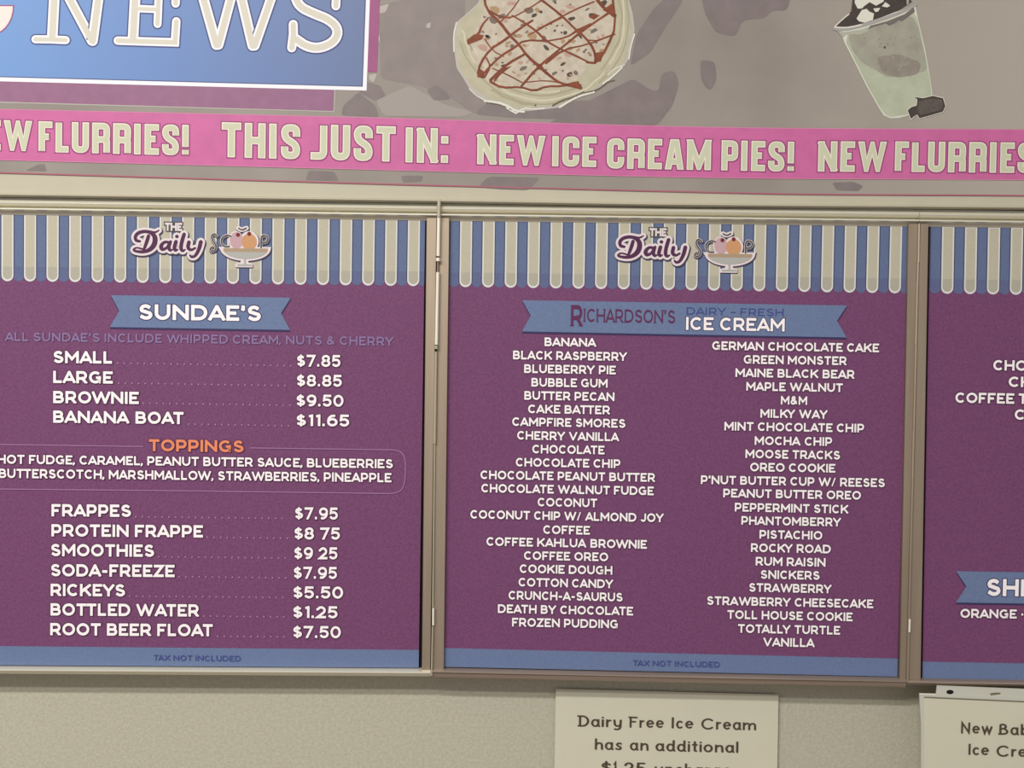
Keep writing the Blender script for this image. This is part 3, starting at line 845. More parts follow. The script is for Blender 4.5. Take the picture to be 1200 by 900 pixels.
# --- shop logo printed at the top of the boards
LW = mat('logo_white', (226, 212, 210), .5)
LP = mat('logo_purple', (84, 42, 76), .5)
LD = mat('logo_shadow', (66, 60, 84), .5)
LK = mat('logo_line', (84, 80, 74), .5)
LPK = mat('logo_pink_scoop', (196, 160, 164), .5)
LOR = mat('logo_orange_scoop', (204, 150, 106), .5)
LCH = mat('logo_cherry', (118, 40, 44), .5)
LGY = mat('logo_bowl', (176, 174, 166), .5)
LTN = mat('logo_sauce', (172, 148, 122), .5)
def logo(sheet, ox, oy):
    S_ = 1 / 6.316
    D0 = DT
    f = lambda pts: [(ox + x * S_, oy + y * S_ + (x * S_) * .012) for x, y in pts]
    daily = [([(150, 205), (120, 200), (115, 165), (150, 135), (215, 130), (262, 160), (265, 215), (235, 262), (180, 285), (120, 280), (100, 268), (125, 250), (170, 262), (205, 278)], [10, 12, 13, 13, 12, 17, 20, 17, 12, 10, 8, 6, 7, 6]),
             ([(215, 165), (200, 215), (182, 262)], [13, 14, 10]),
             ([(225, 130), (262, 140), (292, 122)], [7, 8, 5]),
             ([(365, 212), (335, 205), (305, 235), (312, 265), (345, 258), (368, 220)], [11, 10, 15, 14, 9, 9]),
             ([(378, 205), (362, 250), (375, 272), (395, 262)], [11, 14, 11, 5]),
             ([(418, 205), (404, 250), (414, 272), (432, 262)], [14, 14, 12, 5]),
             ([(424, 166), (426, 166)], [13, 13]),
             ([(478, 150), (458, 215), (454, 260), (470, 274), (486, 262)], [14, 14, 14, 11, 5]),
             ([(514, 208), (504, 250), (530, 268), (560, 250)], [14, 14, 10, 8]),
             ([(602, 205), (588, 262), (560, 312), (532, 318), (522, 304)], [15, 14, 11, 9, 7])]
    mb = MB()
    for pts, ws in daily: brush(mb, f([(x + 5, y + 8) for x, y in pts]), [(w_ + 22) * S_ for w_ in ws], D0, LD)
    for pts, ws in daily: brush(mb, f(pts), [(w_ + 17) * S_ for w_ in ws], D0 + .0002, LW)
    for pts, ws in daily: brush(mb, f(pts), [w_ * S_ for w_ in ws], D0 + .0004, LP)
    mb.build('script_lettering', sheet)
    # THE
    mb = MB()
    for (x0, y0, x1, y1, cc) in ((192, 124, 213.5, 125, 10),):
        a = f([(338, 124), (462, 124)])
        wd, ps = layout(G, 'THE', .22, .1)
        fn = warp_for(a[0][0], a[0][1], a[1][0], a[1][1], 9.2, wd)
        for p in ps: mb.poly(grow([fn(*q) for q in p], 1.5), D0, LK)
        for p in ps: mb.poly(grow([fn(*q) for q in p], .2), D0 + .0002, LW)
    mb.build('small_lettering', sheet)
    # bowl with scoops standing for the two middle letters
    mb = MB()
    E = lambda cx, cy_, rx, ry, a0=0, a1=360, n=20: [(cx + rx * math.cos(math.radians(a0 + (a1 - a0) * i / n)), cy_ + ry * math.sin(math.radians(a0 + (a1 - a0) * i / n))) for i in range(n + (0 if a1 - a0 == 360 else 1))]
    bowl = [(745, 245)] + E(932, 248, 178, 84, 172, 8, 16) + [(1112, 245)]
    letS = [(722, 158), (700, 140), (678, 160), (690, 195), (716, 225), (712, 262), (682, 276), (668, 255), (688, 240)]
    letC = [(822, 160), (795, 150), (758, 170), (752, 210), (775, 238), (812, 236)]
    letP = [(1048, 240), (1048, 152), (1085, 150), (1102, 175), (1088, 202), (1050, 205)]
    for off, grow_, m, dd in ((7, 13, LD, 0), (0, 9, LW, .0002)):
        sh = lambda pts: f([(x + off * .6, y + off) for x, y in pts])
        for L_ in (letS, letC, letP): brush(mb, sh(L_), grow_ * S_ * 1.05, D0 + dd, m)
        mb.poly(grow(sh(bowl), grow_ * S_), D0 + dd, m)
        mb.poly(grow(sh(E(862, 190, 46, 60)), grow_ * S_), D0 + dd, m)
        mb.poly(grow(sh(E(960, 195, 62, 66)), grow_ * S_), D0 + dd, m)
        brush(mb, sh([(880, 100), (905, 112), (940, 98)]), (grow_ + 8) * S_, D0 + dd, m, 1)
        mb.poly(sh([(905, 320), (950, 320), (955, 352), (985, 362), (985, 388), (858, 388), (858, 362), (895, 352)]), D0 + dd, m)
    mb.poly(f(E(866, 190, 50, 62)), D0 + .0004, LPK)
    mb.poly(f(E(960, 200, 56, 62)), D0 + .0005, LOR)
    mb.poly(f([(p[0], p[1]) for p in E(932, 250, 168, 76, 172, 8, 16)]), D0 + .0006, LGY)
    mb.poly(f([(768, 248), (1098, 248), (1090, 275), (776, 275)]), D0 + .0007, LTN)
    for c in ((877, 148), (960, 140)): mb.poly(f(E(c[0], c[1], 15, 15, n=12)), D0 + .0007, LCH)
    brush(mb, f([(882, 100), (908, 114), (938, 98)]), 5 * S_, D0 + .0007, LK, 1)
    for L_ in (letS, letC, letP): brush(mb, f(L_), 5.5 * S_, D0 + .0007, LK)
    for pts in ([(928, 330), (928, 362)], [(878, 372), (972, 372)]): brush(mb, f(pts), 7 * S_, D0 + .0005, LGY, 0)
    mb.build('scoop_bowl_emblem', sheet)
logo(S1, 140, 250)
logo(S2, 707.8, 256.4)
logo(S3, 1273, 264)

# ------------------------------------------------------------------ thin strips over the joints, broken glints built as bright and dim pieces
def strip(label, segs, hw_):
    x, y0 = segs[0][0], segs[0][1]
    root = empty('joint_strip', at(segs[0][0], segs[0][1], FRONT))
    tag(root, label, 'trim strip', 'thin vertical strips between the boards')
    for (x0, ya, x1, yb, w_, m, nm, dep) in segs:
        mb = MB()
        P = [at(x0 - w_, ya, dep), at(x0 + w_, ya, dep), at(x1 + w_, yb, dep), at(x1 - w_, yb, dep)]
        vs = []
        n = 8
        for (a, b) in ((P[0], P[1]), (P[3], P[2])):
            c = (a + b) / 2; r = (b - a).length / 2
            for i in range(n + 1):
                an = math.pi * i / n
                vs.append(Vector((c.x - r * math.cos(an), -(dep - .003) - (r + .0015) * math.sin(an), c.z)))
        fs = [[i, n + 1 + i, n + 2 + i, i + 1] for i in range(n)] + [list(range(n + 1)), list(range(2 * n + 1, n, -1)), [0, n, 2 * n + 1, n + 1]]
        mb.raw(vs, fs, m)
        mb.build(nm, root, smooth=False)
    return root
strip('slim metal strip with painted-in glints covering the joint between sundae board and flavour board',
      [(514.6, 233.5, 514.2, 254, 2.2, CREAM, 'cap_piece', .054), (514.2, 254, 513.4, 300, 2.3, GLINT, 'strip_piece', .051), (513.3, 302, 513.3, 306, 2.6, GLINT, 'glint_bead', .052),  # short beads added to copy bright dots in the reflection
       (513.2, 306, 513.0, 319, 1.4, ALUZ, 'strip_piece', .049), (513.0, 319, 511.4, 404, 2.2, GLINT, 'strip_piece', .051), (511.3, 405, 511.3, 409, 2.4, ALUD, 'glint_bead', .051),
       (511.0, 412, 509.4, 520, 1.9, ALUD, 'strip_piece', .049), (509.4, 520, 507.2, 712, 1.3, ALUD, 'strip_piece', .048), (507.7, 713, 507.6, 733, 1.5, GLINT, 'strip_piece', .050), (507.0, 734, 505.8, 792, 1.3, ALUD, 'strip_piece', .049)], 2)
strip('thin metal strip with a painted-in broken glint covering the joint right of the flavour board',
      [(1077.4, 262, 1063.9, 797, 2.1, ALUZ, 'strip_backing', .0462), (1077.6, 262, 1077.0, 307, 1.1, ALUD, 'strip_piece', .048), (1075.6, 330, 1073.6, 404, .8, ALUD, 'strip_piece', .048), (1071.0, 505, 1069.8, 560, .6, ALUD, 'strip_piece', .048), (1066.8, 726, 1066.4, 741, 1.2, GLINT, 'strip_piece', .049)], 1)

# ------------------------------------------------------------------ banner over the boards
ban = empty('banner', at(600, 215, .05))
tag(ban, 'wide grey printed banner with pink ribbon along its foot, above the menu boards', 'banner')
def band(name, parent, f0, f1, d, m, xs=XS, back=None):
    mb = MB()
    for a, b in zip(xs, xs[1:]):
        mb.poly([(a, f0(a)), (b, f0(b)), (b, f1(b)), (a, f1(a))], d, m)
    o = mb.build(name, parent)
    return o
sheet = band('vinyl_sheet', ban, lambda x: -120 + .02 * x, lambda x: spl(BB, x), BAN + .0008, BGREY)
mb = MB()       # sheet thickness along the foot and its pink trimmed edge
for a, b in zip(XS, XS[1:]):
    mb.poly([(a, spl(BB, a) - 1.4), (b, spl(BB, b) - 1.4), (b, spl(BB, b)), (a, spl(BB, a))], BAN + .0010, EDGEP)
mb.build('trimmed_edge', sheet)
D0 = BAN + .0009
def blot(pts, m=BLOT, d=D0 + .0001, r=6):
    mb = MB()
    mb.poly(rnd(pts, r, 3, closed=True), d + rng.uniform(0, 8e-5), m)
    mb.build('printed_blotch', sheet)
rng = random.Random(3)
mb = MB()
blot([(818, -20), (826, 16), (838, 38), (862, 43), (870, 24), (886, 22), (896, 22), (905, 12), (922, 13), (932, -20)])
blot([(820, 70), (838, 72), (840, 94), (832, 108), (822, 96)])
blot([(444, 6), (500, -6), (545, -20), (545, 30), (532, 60), (548, 100), (575, 128), (556, 134), (525, 112), (490, 100), (446, 92)], mat('soft_blotch_print', (141, 129, 124), .45, noise=.06, nscale=40))
blot([(556, 134), (600, 138), (660, 140), (700, 118), (660, 118), (570, 120)])
blot([(640, 146), (690, 118), (742, 92), (760, 104), (772, 108), (775, 86), (790, 82), (796, 98), (788, 124), (770, 147)])
blot([(738, 78), (746, 40), (766, 10), (800, -20), (800, 2), (776, 38), (762, 62)])
blot([(572, 207), (634, 208), (620, 222), (588, 221), (560, 219)])
blot([(362, 200), (392, 201), (397, 212), (358, 211)], r=3)
blot([(44, 193), (52, 192), (55, 201), (30, 200)], r=2)
blot([(470, 206), (496, 206), (494, 213), (472, 214)], r=2)
blot([(402, 124), (420, 108), (440, 124), (444, 137), (400, 135)], r=3)
blot([(420, 108), (428, 96), (445, 100), (452, 112), (440, 118)], r=3)
blot([(500, 105), (512, 100), (524, 108), (528, 116), (508, 118)], r=3)
blot([(975, 214), (1000, 213), (1012, 218), (1006, 224), (980, 223)], r=3)
blot([(443, 8), (456, 4), (452, 14), (444, 16)], BLOTL, r=2)
blot([(443, 42), (454, 40), (455, 46), (444, 50)], BLOTL, r=2)
blot([(500, 28), (505, 26), (504, 33), (499, 32)], BLOTL, r=1)
blot([(432, 88), (442, 86), (438, 97), (433, 94)], BLOTL, r=2)
blot([(708, 122), (722, 112), (727, 102), (723, 114), (712, 124)], BLOTL, r=1)
blot([(440, 118), (480, 100), (520, 122), (556, 132), (540, 137), (450, 136)], BLOTL if False else mat('mid_blotch_print', (163, 153, 146)), r=5)
# mauve blocks behind the headline panel
mb = MB(); mb.poly([(-160, 60), (393.5, 96), (392, 131.4), (-160, 116)], BAN + .0011, BLOTL)
mb.poly([(-160, 60), (392, 92), (390.8, 130), (-160, 114.4)], BAN + .0012, MAUVE)
mb.build('mauve_block', sheet)
mb = MB(); mb.poly([(420, -60), (446, -60), (445.4, 0), (441.8, 84.6), (426, 84.2)], BAN + .0012, MAUVE2)
mb.build('mauve_block', sheet)
panel = empty('headline_panel', at(300, 100, BAN) - ban.location); panel.parent = ban
mb = MB()
mb.poly([(-160, -90), (436.2, -76), (429.6, 106.2), (-160, 91.2)], BAN + .0014, WBORD)
mb.poly([(-160, -85), (431.4, -71), (425.0, 101.6), (-160, 86.2)], BAN + .0015, NOUT)
mb.build('white_border', panel)
mb = MB()
mb.poly([(-160, -85), (430.2, -71), (424.0, 100.6), (-160, 85.2)], BAN + .0016, NBLUE)
mb.build('blue_field', panel)
def letter(strokes, hw_, name='headline_letter'):
    mb = MB()
    for pts, w_ in strokes:
        for g, m, dd in ((1.5, NOUT, .0018), (0, WBORD, .0019), (-2.4, NLET, .0020)):
            sm = 2 if len(pts) > 4 else 0
            brush(mb, pts, max(w_ + hw_ + g, .5), BAN + dd, m, sm)
    return mb.build(name, panel)
letter([([(65, -32), (63.5, 0), (61.2, 44)], 5.6), ([(41.5, 46), (60, 46.2), (77, 47)], 4.2), ([(45, -34), (64, -34), (107.8, 48)], 5.2), ([(116.5, -32), (115, 0), (108.6, 48)], 5.4), ([(100, -34), (132, -33)], 4.2)], .6)
letter([([(160, -30), (158, 4), (155.8, 47)], 5.6), ([(138, 47.6), (170, 48.6), (205, 49.6), (206.6, 25)], 4.4), ([(160, 10), (185, 11)], 3.8), ([(186, -6), (184.6, 28)], 4.2), ([(142, -32), (170, -32), (206, -31), (205.8, 4)], 4.4)], .6)
letter([([(230, -30), (238.8, 0), (253.6, 52.6)], 5.4), ([(278, -28), (270, 0), (256, 52.6)], 5.2), ([(275, -28), (283.4, 0), (296, 53.6)], 5.4), ([(327, -28), (317, 0), (298.4, 53.6)], 5.2), ([(216, -31), (244, -31)], 4.2), ([(314, -29), (342, -28)], 4.2)], .6)
letter([([(394, -8), (386, -24), (368, -30), (350, -22), (345, -6), (351, 8), (368, 16), (386, 23), (396.6, 34), (393, 48), (376, 56.6), (360, 55), (347, 46)], 5.4), ([(343.6, 28.6), (343.8, 40), (341.8, 56)], 4.8), ([(395, -24), (393.6, 7)], 4.6)], .6)
mb = MB()
hd = [(-38 + 0, 7)] + [(-12 + 27 * math.cos(math.radians(a)), 7.4 + 33 * math.sin(math.radians(a))) for a in range(0, 181, 12)]
mb.poly(grow(hd, 1.5), BAN + .0018, MAUVE2)
mb.poly(hd, BAN + .0019, mat('pale_pink_print', (248, 224, 214)))
mb.build('round_emblem', panel)
# pink ribbon with its words
pink = band('pink_ribbon', ban, lambda x: spl(PT, x), lambda x: spl(PB, x), BAN + .0015, PINK)
for P, s in ((PT, 1), (PB, -1)):
    mb = MB()
    for a, b in zip(XS, XS[1:]):
        mb.poly([(a, spl(P, a)), (b, spl(P, b)), (b, spl(P, b) + s * .9), (a, spl(P, a) + s * .9)], BAN + .0016, mat('pink_edge', (212, 134, 166)))
    mb.build('ribbon_edge', pink)
for s, x0, y0, x1, y1, cap in (('NEW', -42, 174.8, 37.5, 177.4, 35.6), ('FLURRIES!', 45, 178.0, 222, 182.4, 36), ('THIS', 259.5, 184.0, 351.6, 186.8, 41), ('JUST', 363.8, 187.0, 463.4, 189.6, 41.5),
        ('IN:', 475, 190.2, 526, 191.6, 41), ('NEW', 559, 192.4, 638.6, 194.6, 35.4), ('ICE', 646.8, 194.8, 698.6, 195.8, 35.4), ('CREAM', 711, 197.4, 833, 199.4, 35.6), ('PIES!', 845, 199.6, 931, 201.5, 35.4),
        ('NEW', 958.3, 201, 1038.4, 201.6, 35.6), ('FLURRIES!', 1048.3, 201.4, 1224, 203, 35.8)):
    t = .215
    text_line(pink, s, x0, y0, x1, y1, cap, YEL, BAN + .0018, font=H, t=t, gap=.10, halo=PKDK, hw=1.3, name='ribbon_word', inner=YELF, iw=t - .07)

# pie printed on the banner
mb = MB()
f5 = lambda pts: [(520 + x / 5, y / 5) for x, y in pts]
out = [(205, 15), (140, 75), (75, 130), (56, 200), (62, 300), (75, 400), (110, 450), (150, 520), (240, 592), (330, 610), (420, 655), (500, 650), (580, 642), (680, 630), (780, 575), (870, 545), (950, 495), (1040, 405), (1085, 350), (1092, 280), (1120, 180), (1108, 80), (1080, -20), (1010, -200), (880, -330), (700, -400), (500, -400), (320, -300), (230, -140)]
c0 = (590, 130)
def fan(pts, d, m):
    mb.poly(pts, d, m)
FO = mat('foil_white', (188, 180, 170)); PIE = mat('pie_crust_print', (180, 173, 146), rgb2=(192, 184, 158), nscale=60)
FIL = mat('pie_cream_print', (188, 174, 154), rgb2=(204, 192, 172), nscale=120); CAR = mat('caramel_print', (140, 76, 50), rgb2=(118, 62, 44), nscale=150)
fan(rnd(f5(out), 4, 3, True), BAN + .0013, FO)
inn = [(c0[0] + (x - c0[0]) * .972 + (4 if y > 450 else 0), c0[1] + (y - c0[1]) * (.965 if y > 450 else .99)) for x, y in out]
fan(rnd(f5(inn), 6, 3, True), BAN + .0014, PIE)
fil = [(150, 240), (215, 120), (250, 0), (350, -180), (560, -260), (800, -220), (960, -80), (1005, 60), (1010, 170), (960, 280), (900, 370), (850, 380), (790, 470), (700, 500), (560, 530), (400, 515), (290, 500), (215, 440), (170, 340)]
fan(rnd(f5(fil), 8, 3, True), BAN + .0015, FIL)
mb.build('pie_print', sheet)
mb = MB()
FW = mat('foil_highlight', (224, 220, 206)); FD = mat('foil_fold_dark', (112, 102, 84)); PS = mat('crust_swirl', (168, 160, 134)); PL = mat('crust_ridge', (208, 200, 174))
rq = random.Random(11)
def wob(pts, a): return [(x + rq.uniform(-a, a), y + rq.uniform(-a, a)) for x, y in pts]
def ring(k0, k1, sx, sy, a0, a1, n): return [(580 + sx * math.cos(math.radians(a0 + (a1 - a0) * i / n)), 110 + sy * math.sin(math.radians(a0 + (a1 - a0) * i / n))) for i in range(n + 1)]
for sx, sy, a0, a1, m_, w_ in ((500, 500, 60, 165, PS, 4), (478, 478, 40, 120, PL, 5), (470, 470, 130, 172, PL, 5), (455, 450, 60, 165, PS, 5), (440, 430, 75, 165, PL, 4), (505, 490, -30, 50, PS, 4), (480, 470, -40, 35, PL, 5), (462, 440, -25, 42, PS, 4), (512, 510, 95, 125, PS, 6)):
    brush(mb, f5(wob(ring(0, 0, sx, sy, a0, a1, 14), 5)), w_ / 5, BAN + .00148, m_, 1)
for pts_, w_, m_ in (([(240, 592), (300, 598), (360, 612), (420, 650), (470, 655)], 6, FW), ([(330, 600), (380, 640), (425, 664)], 5, FW), ([(425, 664), (470, 632), (520, 640), (590, 636)], 4, FW), ([(680, 628), (740, 590), (800, 560), (880, 540)], 6, FW), ([(935, 490), (1000, 440), (1045, 395)], 5, FW), ([(960, 440), (1000, 400), (1060, 380)], 3, FW),
                    ([(640, 618), (690, 590), (760, 570), (820, 540)], 6, FD), ([(250, 600), (330, 612), (400, 645)], 3, FD), ([(820, 545), (900, 528), (960, 480)], 4, FD), ([(150, 520), (190, 560), (250, 592)], 3, FW), ([(1085, 345), (1094, 280), (1118, 200)], 4, FW), ([(60, 300), (58, 200), (75, 132)], 4, FW), ([(1000, 470), (960, 480), (940, 498)], 3, FD)):
    brush(mb, f5(pts_), w_ / 5, BAN + .00155, m_, 1)
mb.build('foil_and_swirls_print', sheet)
mb = MB()
NUT = [mat('nut_tan', (172, 140, 108)), mat('nut_grey', (120, 108, 96)), mat('nut_dark', (84, 72, 62)), mat('nut_rose', (186, 150, 136))]
rr = random.Random(5)
spots = [(300, 60, 34, 0), (340, 95, 26, 1), (290, 120, 30, 1), (230, 280, 34, 3), (255, 215, 22, 1), (500, 60, 30, 1), (530, 90, 22, 2), (400, 20, 34, 3), (520, 215, 34, 0), (430, 210, 22, 1), (740, 40, 34, 3), (750, 110, 26, 2), (870, 90, 26, 2), (880, 180, 28, 1), (750, 240, 28, 0), (800, 215, 18, 2), (465, 400, 26, 1), (410, 425, 14, 0), (600, 280, 26, 2), (700, 375, 22, 2), (650, 430, 20, 1), (740, 435, 22, 2), (350, 385, 20, 2), (725, 320, 24, 3), (560, 160, 20, 0), (460, 145, 18, 1), (230, 365, 26, 1), (650, 180, 10, 2), (690, 190, 9, 2), (665, 150, 8, 2), (695, 150, 9, 2), (840, 55, 18, 1), (930, 300, 22, 0), (570, 70, 14, 2), (830, 295, 12, 1), (380, 250, 20, 0), (300, 430, 14, 3), (560, 460, 12, 3), (940, 15, 22, 2), (320, 250, 10, 0), (375, 468, 8, 2), (175, 380, 8, 2)]
spots += [(rr.uniform(230, 950), rr.uniform(0, 460), rr.uniform(7, 20), rr.choice((0, 0, 1, 1, 2, 3))) for _ in range(70)]
for (x, y, r, k) in spots:
    if ((x - 590) / 400) ** 2 + ((y - 120) / 390) ** 2 > 1: continue
    n = 7; a0 = rr.random() * 3; asp = rr.uniform(.4, .8); th = rr.uniform(-.9, .9)
    pts = []
    for i in range(n):
        a = a0 + 2 * math.pi * i / n; q = r * rr.uniform(.7, 1.15)
        u, v = q * math.cos(a), q * asp * math.sin(a)
        pts.append((x + u * math.cos(th) - v * math.sin(th), y + u * math.sin(th) + v * math.cos(th)))
    mb.poly(f5(pts), BAN + .0016, NUT[k])
mb.build('nut_pieces_print', sheet)
mb = MB()
CL = [([(230, -60), (250, 60), (330, 130), (380, 200), (440, 260), (490, 330), (560, 390), (640, 460), (690, 490), (800, 515)], 9), ([(560, -10), (640, 50), (700, 100), (770, 170), (840, 230), (880, 290), (890, 345)], 9),
 ([(400, 90), (470, 130), (540, 180), (600, 240), (680, 285), (760, 320), (860, 370)], 6), ([(590, -10), (500, 50), (400, 105), (330, 100), (260, 60)], 6),
 ([(200, 430), (215, 370), (270, 290), (350, 240), (440, 170), (520, 120)], 7), ([(220, 450), (260, 400), (330, 330), (420, 275), (470, 235), (610, 240)], 7), ([(275, 470), (310, 430), (380, 370), (470, 320)], 9),
 ([(275, 480), (340, 515), (450, 508), (530, 535), (600, 505), (700, 505), (780, 480), (805, 515)], 7), ([(455, 505), (550, 395), (690, 280), (800, 190), (900, 120), (990, 60)], 8), ([(600, 370), (700, 290), (840, 262), (1000, 200)], 6),
 ([(540, 180), (640, 125), (760, 60), (880, 10)], 6), ([(985, -40), (1010, 150), (960, 270), (900, 370), (840, 365)], 8), ([(610, 240), (720, 220), (780, 180), (860, 140)], 6), ([(260, 105), (222, 150), (205, 200), (145, 245)], 7),
 ([(480, 482), (600, 470), (720, 492)], 4), ([(900, 0), (940, 50), (1000, 90)], 12), ([(285, 400), (380, 440), (470, 490)], 4), ([(800, 190), (860, 250), (1000, 200)], 5), ([(250, 340), (275, 390), (240, 450)], 6), ([(240, 230), (290, 300), (350, 330)], 4),
 ([(700, 100), (600, 150), (500, 205)], 4), ([(330, 130), (400, 60), (440, 0)], 4)]
for pts, w_ in CL: brush(mb, f5(pts), [w_ / 5 * rr.uniform(.65, 1.15) for _ in pts], BAN + .0017, CAR, 1)
for q in ([(140, 262), (135, 235), (180, 200), (235, 205), (225, 230)], [(195, 450), (205, 400), (240, 420), (235, 460)], [(930, 60), (985, 20), (1000, 80), (960, 70)], [(880, 365), (885, 310), (940, 300), (920, 360)], [(760, 190), (770, 170), (820, 160), (800, 195)], [(850, 100), (880, 80), (915, 90), (880, 115)], [(680, 500), (740, 485), (790, 475), (808, 520), (760, 505)], [(300, 450), (350, 400), (400, 385), (330, 440), (290, 490)], [(540, 400), (560, 370), (585, 395), (560, 410)]):
    mb.poly(f5(q), BAN + .0018, CAR)
mb.build('caramel_drizzle_print', sheet)
# cup printed on the banner
f6 = lambda pts: [(960 + x / 6, y / 6) for x, y in pts]
mb = MB()
C1 = mat('cup_pale_green', (174, 177, 152), rgb2=(186, 190, 166), nscale=50); C2 = mat('cup_grey_green', (154, 149, 134), rgb2=(166, 164, 148), nscale=60); CDK = mat('cookie_dark', (74, 64, 60), noise=.1, nscale=200)
CRM = mat('cup_rim_grey', (168, 164, 158)); CWH = mat('cup_cream_white', (222, 218, 202)); CEG = mat('cup_edge_light', (214, 214, 196))
mb.poly(f6([(130, 215), (165, 262), (178, 300), (240, 420), (330, 600), (420, 760), (455, 812), (500, 832), (560, 830), (640, 808), (780, 716), (796, 660), (782, 560), (748, 360), (694, 130), (676, 40), (420, 120)]), BAN + .0013, CEG)
mb.poly(f6([(190, 300), (250, 420), (345, 610), (430, 760), (470, 808), (510, 822), (620, 805), (780, 700), (790, 660), (778, 560), (745, 380), (690, 130), (660, 80), (400, 170), (200, 240)]), BAN + .0014, C1)
mb.poly(rnd(f6([(200, 250), (360, 190), (660, 110), (700, 200), (745, 400), (760, 500), (640, 520), (480, 545), (380, 480), (300, 440), (230, 350)]), 5, 3, True), BAN + .0015, C2)
for q in ([(400, 400), (560, 380), (720, 440), (700, 520), (560, 545), (450, 520)],):
    mb.poly(rnd(f6(q), 6, 3, True), BAN + .0016, mat('cup_rosy_grey', (146, 137, 125), noise=.08, nscale=120))
mb.build('cup_print', sheet)
mb = MB()
mb.poly(f6([(345, 205), (360, 180), (480, 150), (600, 100), (665, 50), (672, 82), (625, 120), (580, 150), (560, 142), (530, 165), (490, 182), (470, 165), (430, 175), (380, 190)]), BAN + .0017, mat('lid_underside', (116, 108, 104)))
mb.poly(f6([(120, 182), (160, 140), (225, 80), (240, -60), (620, -60), (650, 12), (560, 72), (440, 120), (330, 158), (220, 186)]), BAN + .0017, CDK)
mb.poly(f6([(118, 214), (180, 225), (340, 200), (350, 215), (290, 245), (190, 240), (165, 262), (132, 222)]), BAN + .0017, mat('cup_lip_shade', (178, 176, 160)))
brush(mb, f6([(108, 200), (135, 205), (220, 198), (350, 165), (500, 115), (600, 75), (680, 32)]), [2.0, 2.2, 2, 1.8, 1.6, 1.5, 1.4], BAN + .0018, CRM, 1)
for _ in range(90):
    x = rr.uniform(300, 760); y = rr.uniform(230, 560)
    if x < 250 + (y - 230) * .45 or x > 690 + (y - 230) * .18: continue
    q = rr.uniform(3, 9)
    mb.poly(f6([(x - q, y), (x, y + q * .6), (x + q, y), (x + q * .2, y - q * .7)]), BAN + .00165, rr.choice((mat('speck_grey', (134, 128, 116)), mat('speck_light', (178, 172, 158)), CRM)))
brush(mb, f6([(110, 190), (160, 196), (230, 190), (300, 172)]), .8, BAN + .0019, CWH, 1)
brush(mb, f6([(112, 185), (160, 138), (210, 98)]), .7, BAN + .0019, CWH, 1)
mb.build('lid_print', sheet)
mb = MB()
for q in ([(250, -40), (440, -40), (455, 10), (400, 40), (355, 15), (320, 40), (300, 60), (270, 60), (250, 20)], [(262, 130), (300, 70), (335, 62), (350, 80), (385, 95), (378, 140), (320, 160), (280, 150)], [(395, 85), (380, 60), (430, 55), (415, 80)], [(440, 45), (465, 15), (480, 25), (500, 40), (478, 52)]):
    mb.poly(f6(q), BAN + .0019, CWH)
mb.poly(f6([(612, -30), (632, -30), (630, 25), (616, 38)]), BAN + .0019, CRM)
mb.build('whipped_cream_print', sheet)
mb = MB()
ck = [(622, 775), (650, 752), (685, 742), (690, 700), (670, 682), (730, 690), (800, 674), (870, 690), (888, 745), (870, 785), (780, 812), (705, 832), (690, 806), (670, 815), (645, 836)]
mb.poly(grow(f6(ck), .8), BAN + .0017, CWH)
mb.poly(f6(ck), BAN + .0018, CDK)
mb.poly(f6([(700, 710), (800, 690), (862, 702), (870, 750), (850, 775), (710, 810), (690, 770)]), BAN + .0019, mat('cookie_grey', (96, 86, 80), noise=.12, nscale=250))
mb.build('cookie_print', sheet)
mb = MB()
mb.poly(f6([(452, 328), (466, 324), (468, 338), (456, 342)]), BAN + .0018, CDK)
mb.build('crumb_print', sheet)

# ------------------------------------------------------------------ paper notes under the boards
def sheet_of_paper(q, d, m, parent=None, name='paper', curl=.0015):
    mb = MB(); n = 10
    vs = []
    for j in range(n + 1):
        for i in range(n + 1):
            u, v = i / n, j / n
            p = at(*quad_pt(q, u, v), d)
            vs.append(Vector((p.x, p.y - curl * (abs(u - .5) * 2) ** 3 * .6 - curl * v * v, p.z)))
    fs = [[j * (n + 1) + i, (j + 1) * (n + 1) + i, (j + 1) * (n + 1) + i + 1, j * (n + 1) + i + 1] for j in range(n) for i in range(n)]
    k = len(vs)
    vs += [v + Vector((0, .0006, 0)) for v in vs[:]]
    fs += [[k + i for i in reversed(f)] for f in fs[:]]
    mb.raw(vs, fs, m)
    return mb.build(name, parent, smooth=True)
n1 = empty('paper_note', at(782, 1010, .001))
tag(n1, 'cream paper note with handwritten-style lettering about dairy free ice cream, directly under the flavour board', 'paper note')
sheet_of_paper([(651.4, 807.2), (912.4, 813.9), (909, 1010), (648, 1003)], .0045, PAPER, n1, curl=0)
DN = .0050
def note_words(parent, words, cap, d):
    for s, x0, y0, x1, y1 in words:
        text_line(parent, s, x0, y0, x1, y1, cap, INK, d, font=N, t=.137, gap=.1, space=.4, name='word')
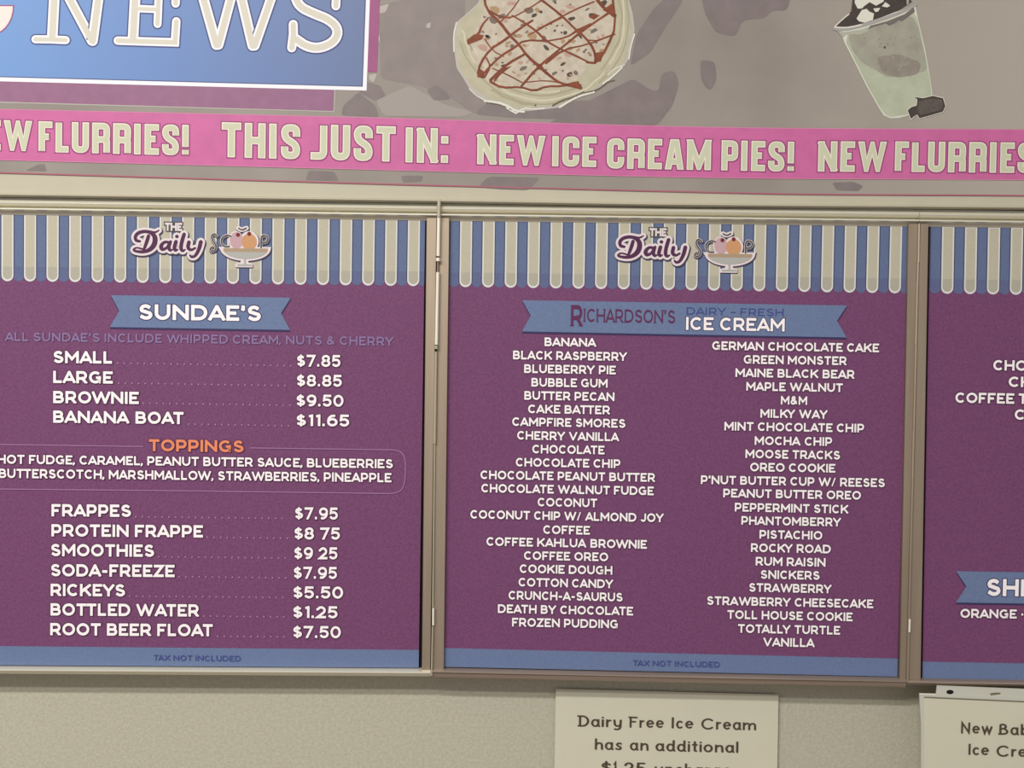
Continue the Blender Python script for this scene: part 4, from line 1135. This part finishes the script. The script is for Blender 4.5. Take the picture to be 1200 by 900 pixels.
note_words(n1, [('Dairy', 676.6, 851.4, 728.6, 852.6), ('Free', 736.4, 852.8, 778, 853.4), ('Ice', 787, 853.6, 812.6, 854.2), ('Cream', 821.4, 854.6, 886, 856),
                ('has', 696.6, 878.6, 729.4, 879.2), ('an', 738, 879.4, 760, 879.9), ('additional', 768, 880.2, 865.2, 882.4),
                ('$1.25', 704, 906, 757, 907), ('upcharge', 767, 907.4, 857, 909)], 13.2, DN)
n2 = empty('paper_note', at(1212, 1015, .044))
tag(n2, 'cream paper note in a clear punched sleeve, hanging at the lower right corner', 'paper note')
sheet_of_paper([(1082.6, 818), (1342, 829.5), (1340, 1020), (1082.6, 1012)], .0450, PAPER, n2, curl=0)
SLV = mat('sleeve_plastic', (202, 200, 184), .3, spec=.5)
SLE = mat('sleeve_edge', (228, 224, 206), .3, spec=.5)
SLD = mat('sleeve_crease', (120, 112, 88), .4)
mb = MB()
mb.slab([(1098, 803.2), (1326, 812.4), (1326, 829), (1096.4, 819)], .0424, .0440, SLV)
sl = mb.build('sleeve_header', n2)
mb = MB()
mb.slab([(1077.4, 812.8), (1097, 813.3), (1345, 824), (1345, 830), (1083, 818.6), (1083, 1014), (1079.6, 1014), (1079.6, 850)], .0424, .0446, SLV)
mb.slab([(1077.4, 812.4), (1097, 813.0), (1097, 815), (1077.8, 814.4)], .0446, .0454, SLE)
mb.build('sleeve_edge', n2)
mb = MB()
mb.poly([(1083, 816.4), (1342, 828), (1342, 829.2), (1083, 817.6)], .0456, SLD)
mb.build('sleeve_crease', n2)
mb = MB()
mb.poly([(1113.3 + 4.3 * math.cos(a * math.pi / 8), 811 + 2.6 * math.sin(a * math.pi / 8)) for a in range(16)], .0442, BLACK)
mb.build('punched_hole', sl)
mb = MB()
mb.poly([(1160, 812.6), (1166, 811.6), (1173, 811.8), (1172, 813.6), (1161, 815)], .0442, SLD)
mb.build('punched_slot', sl)
note_words(n2, [('New', 1125.4, 859.4, 1163, 860.4), ('Baby', 1170, 861, 1217, 862.2), ('Ice', 1134.8, 884.6, 1159, 885.4), ('Cream', 1167.4, 886.4, 1232, 888)], 13.2, .0456)
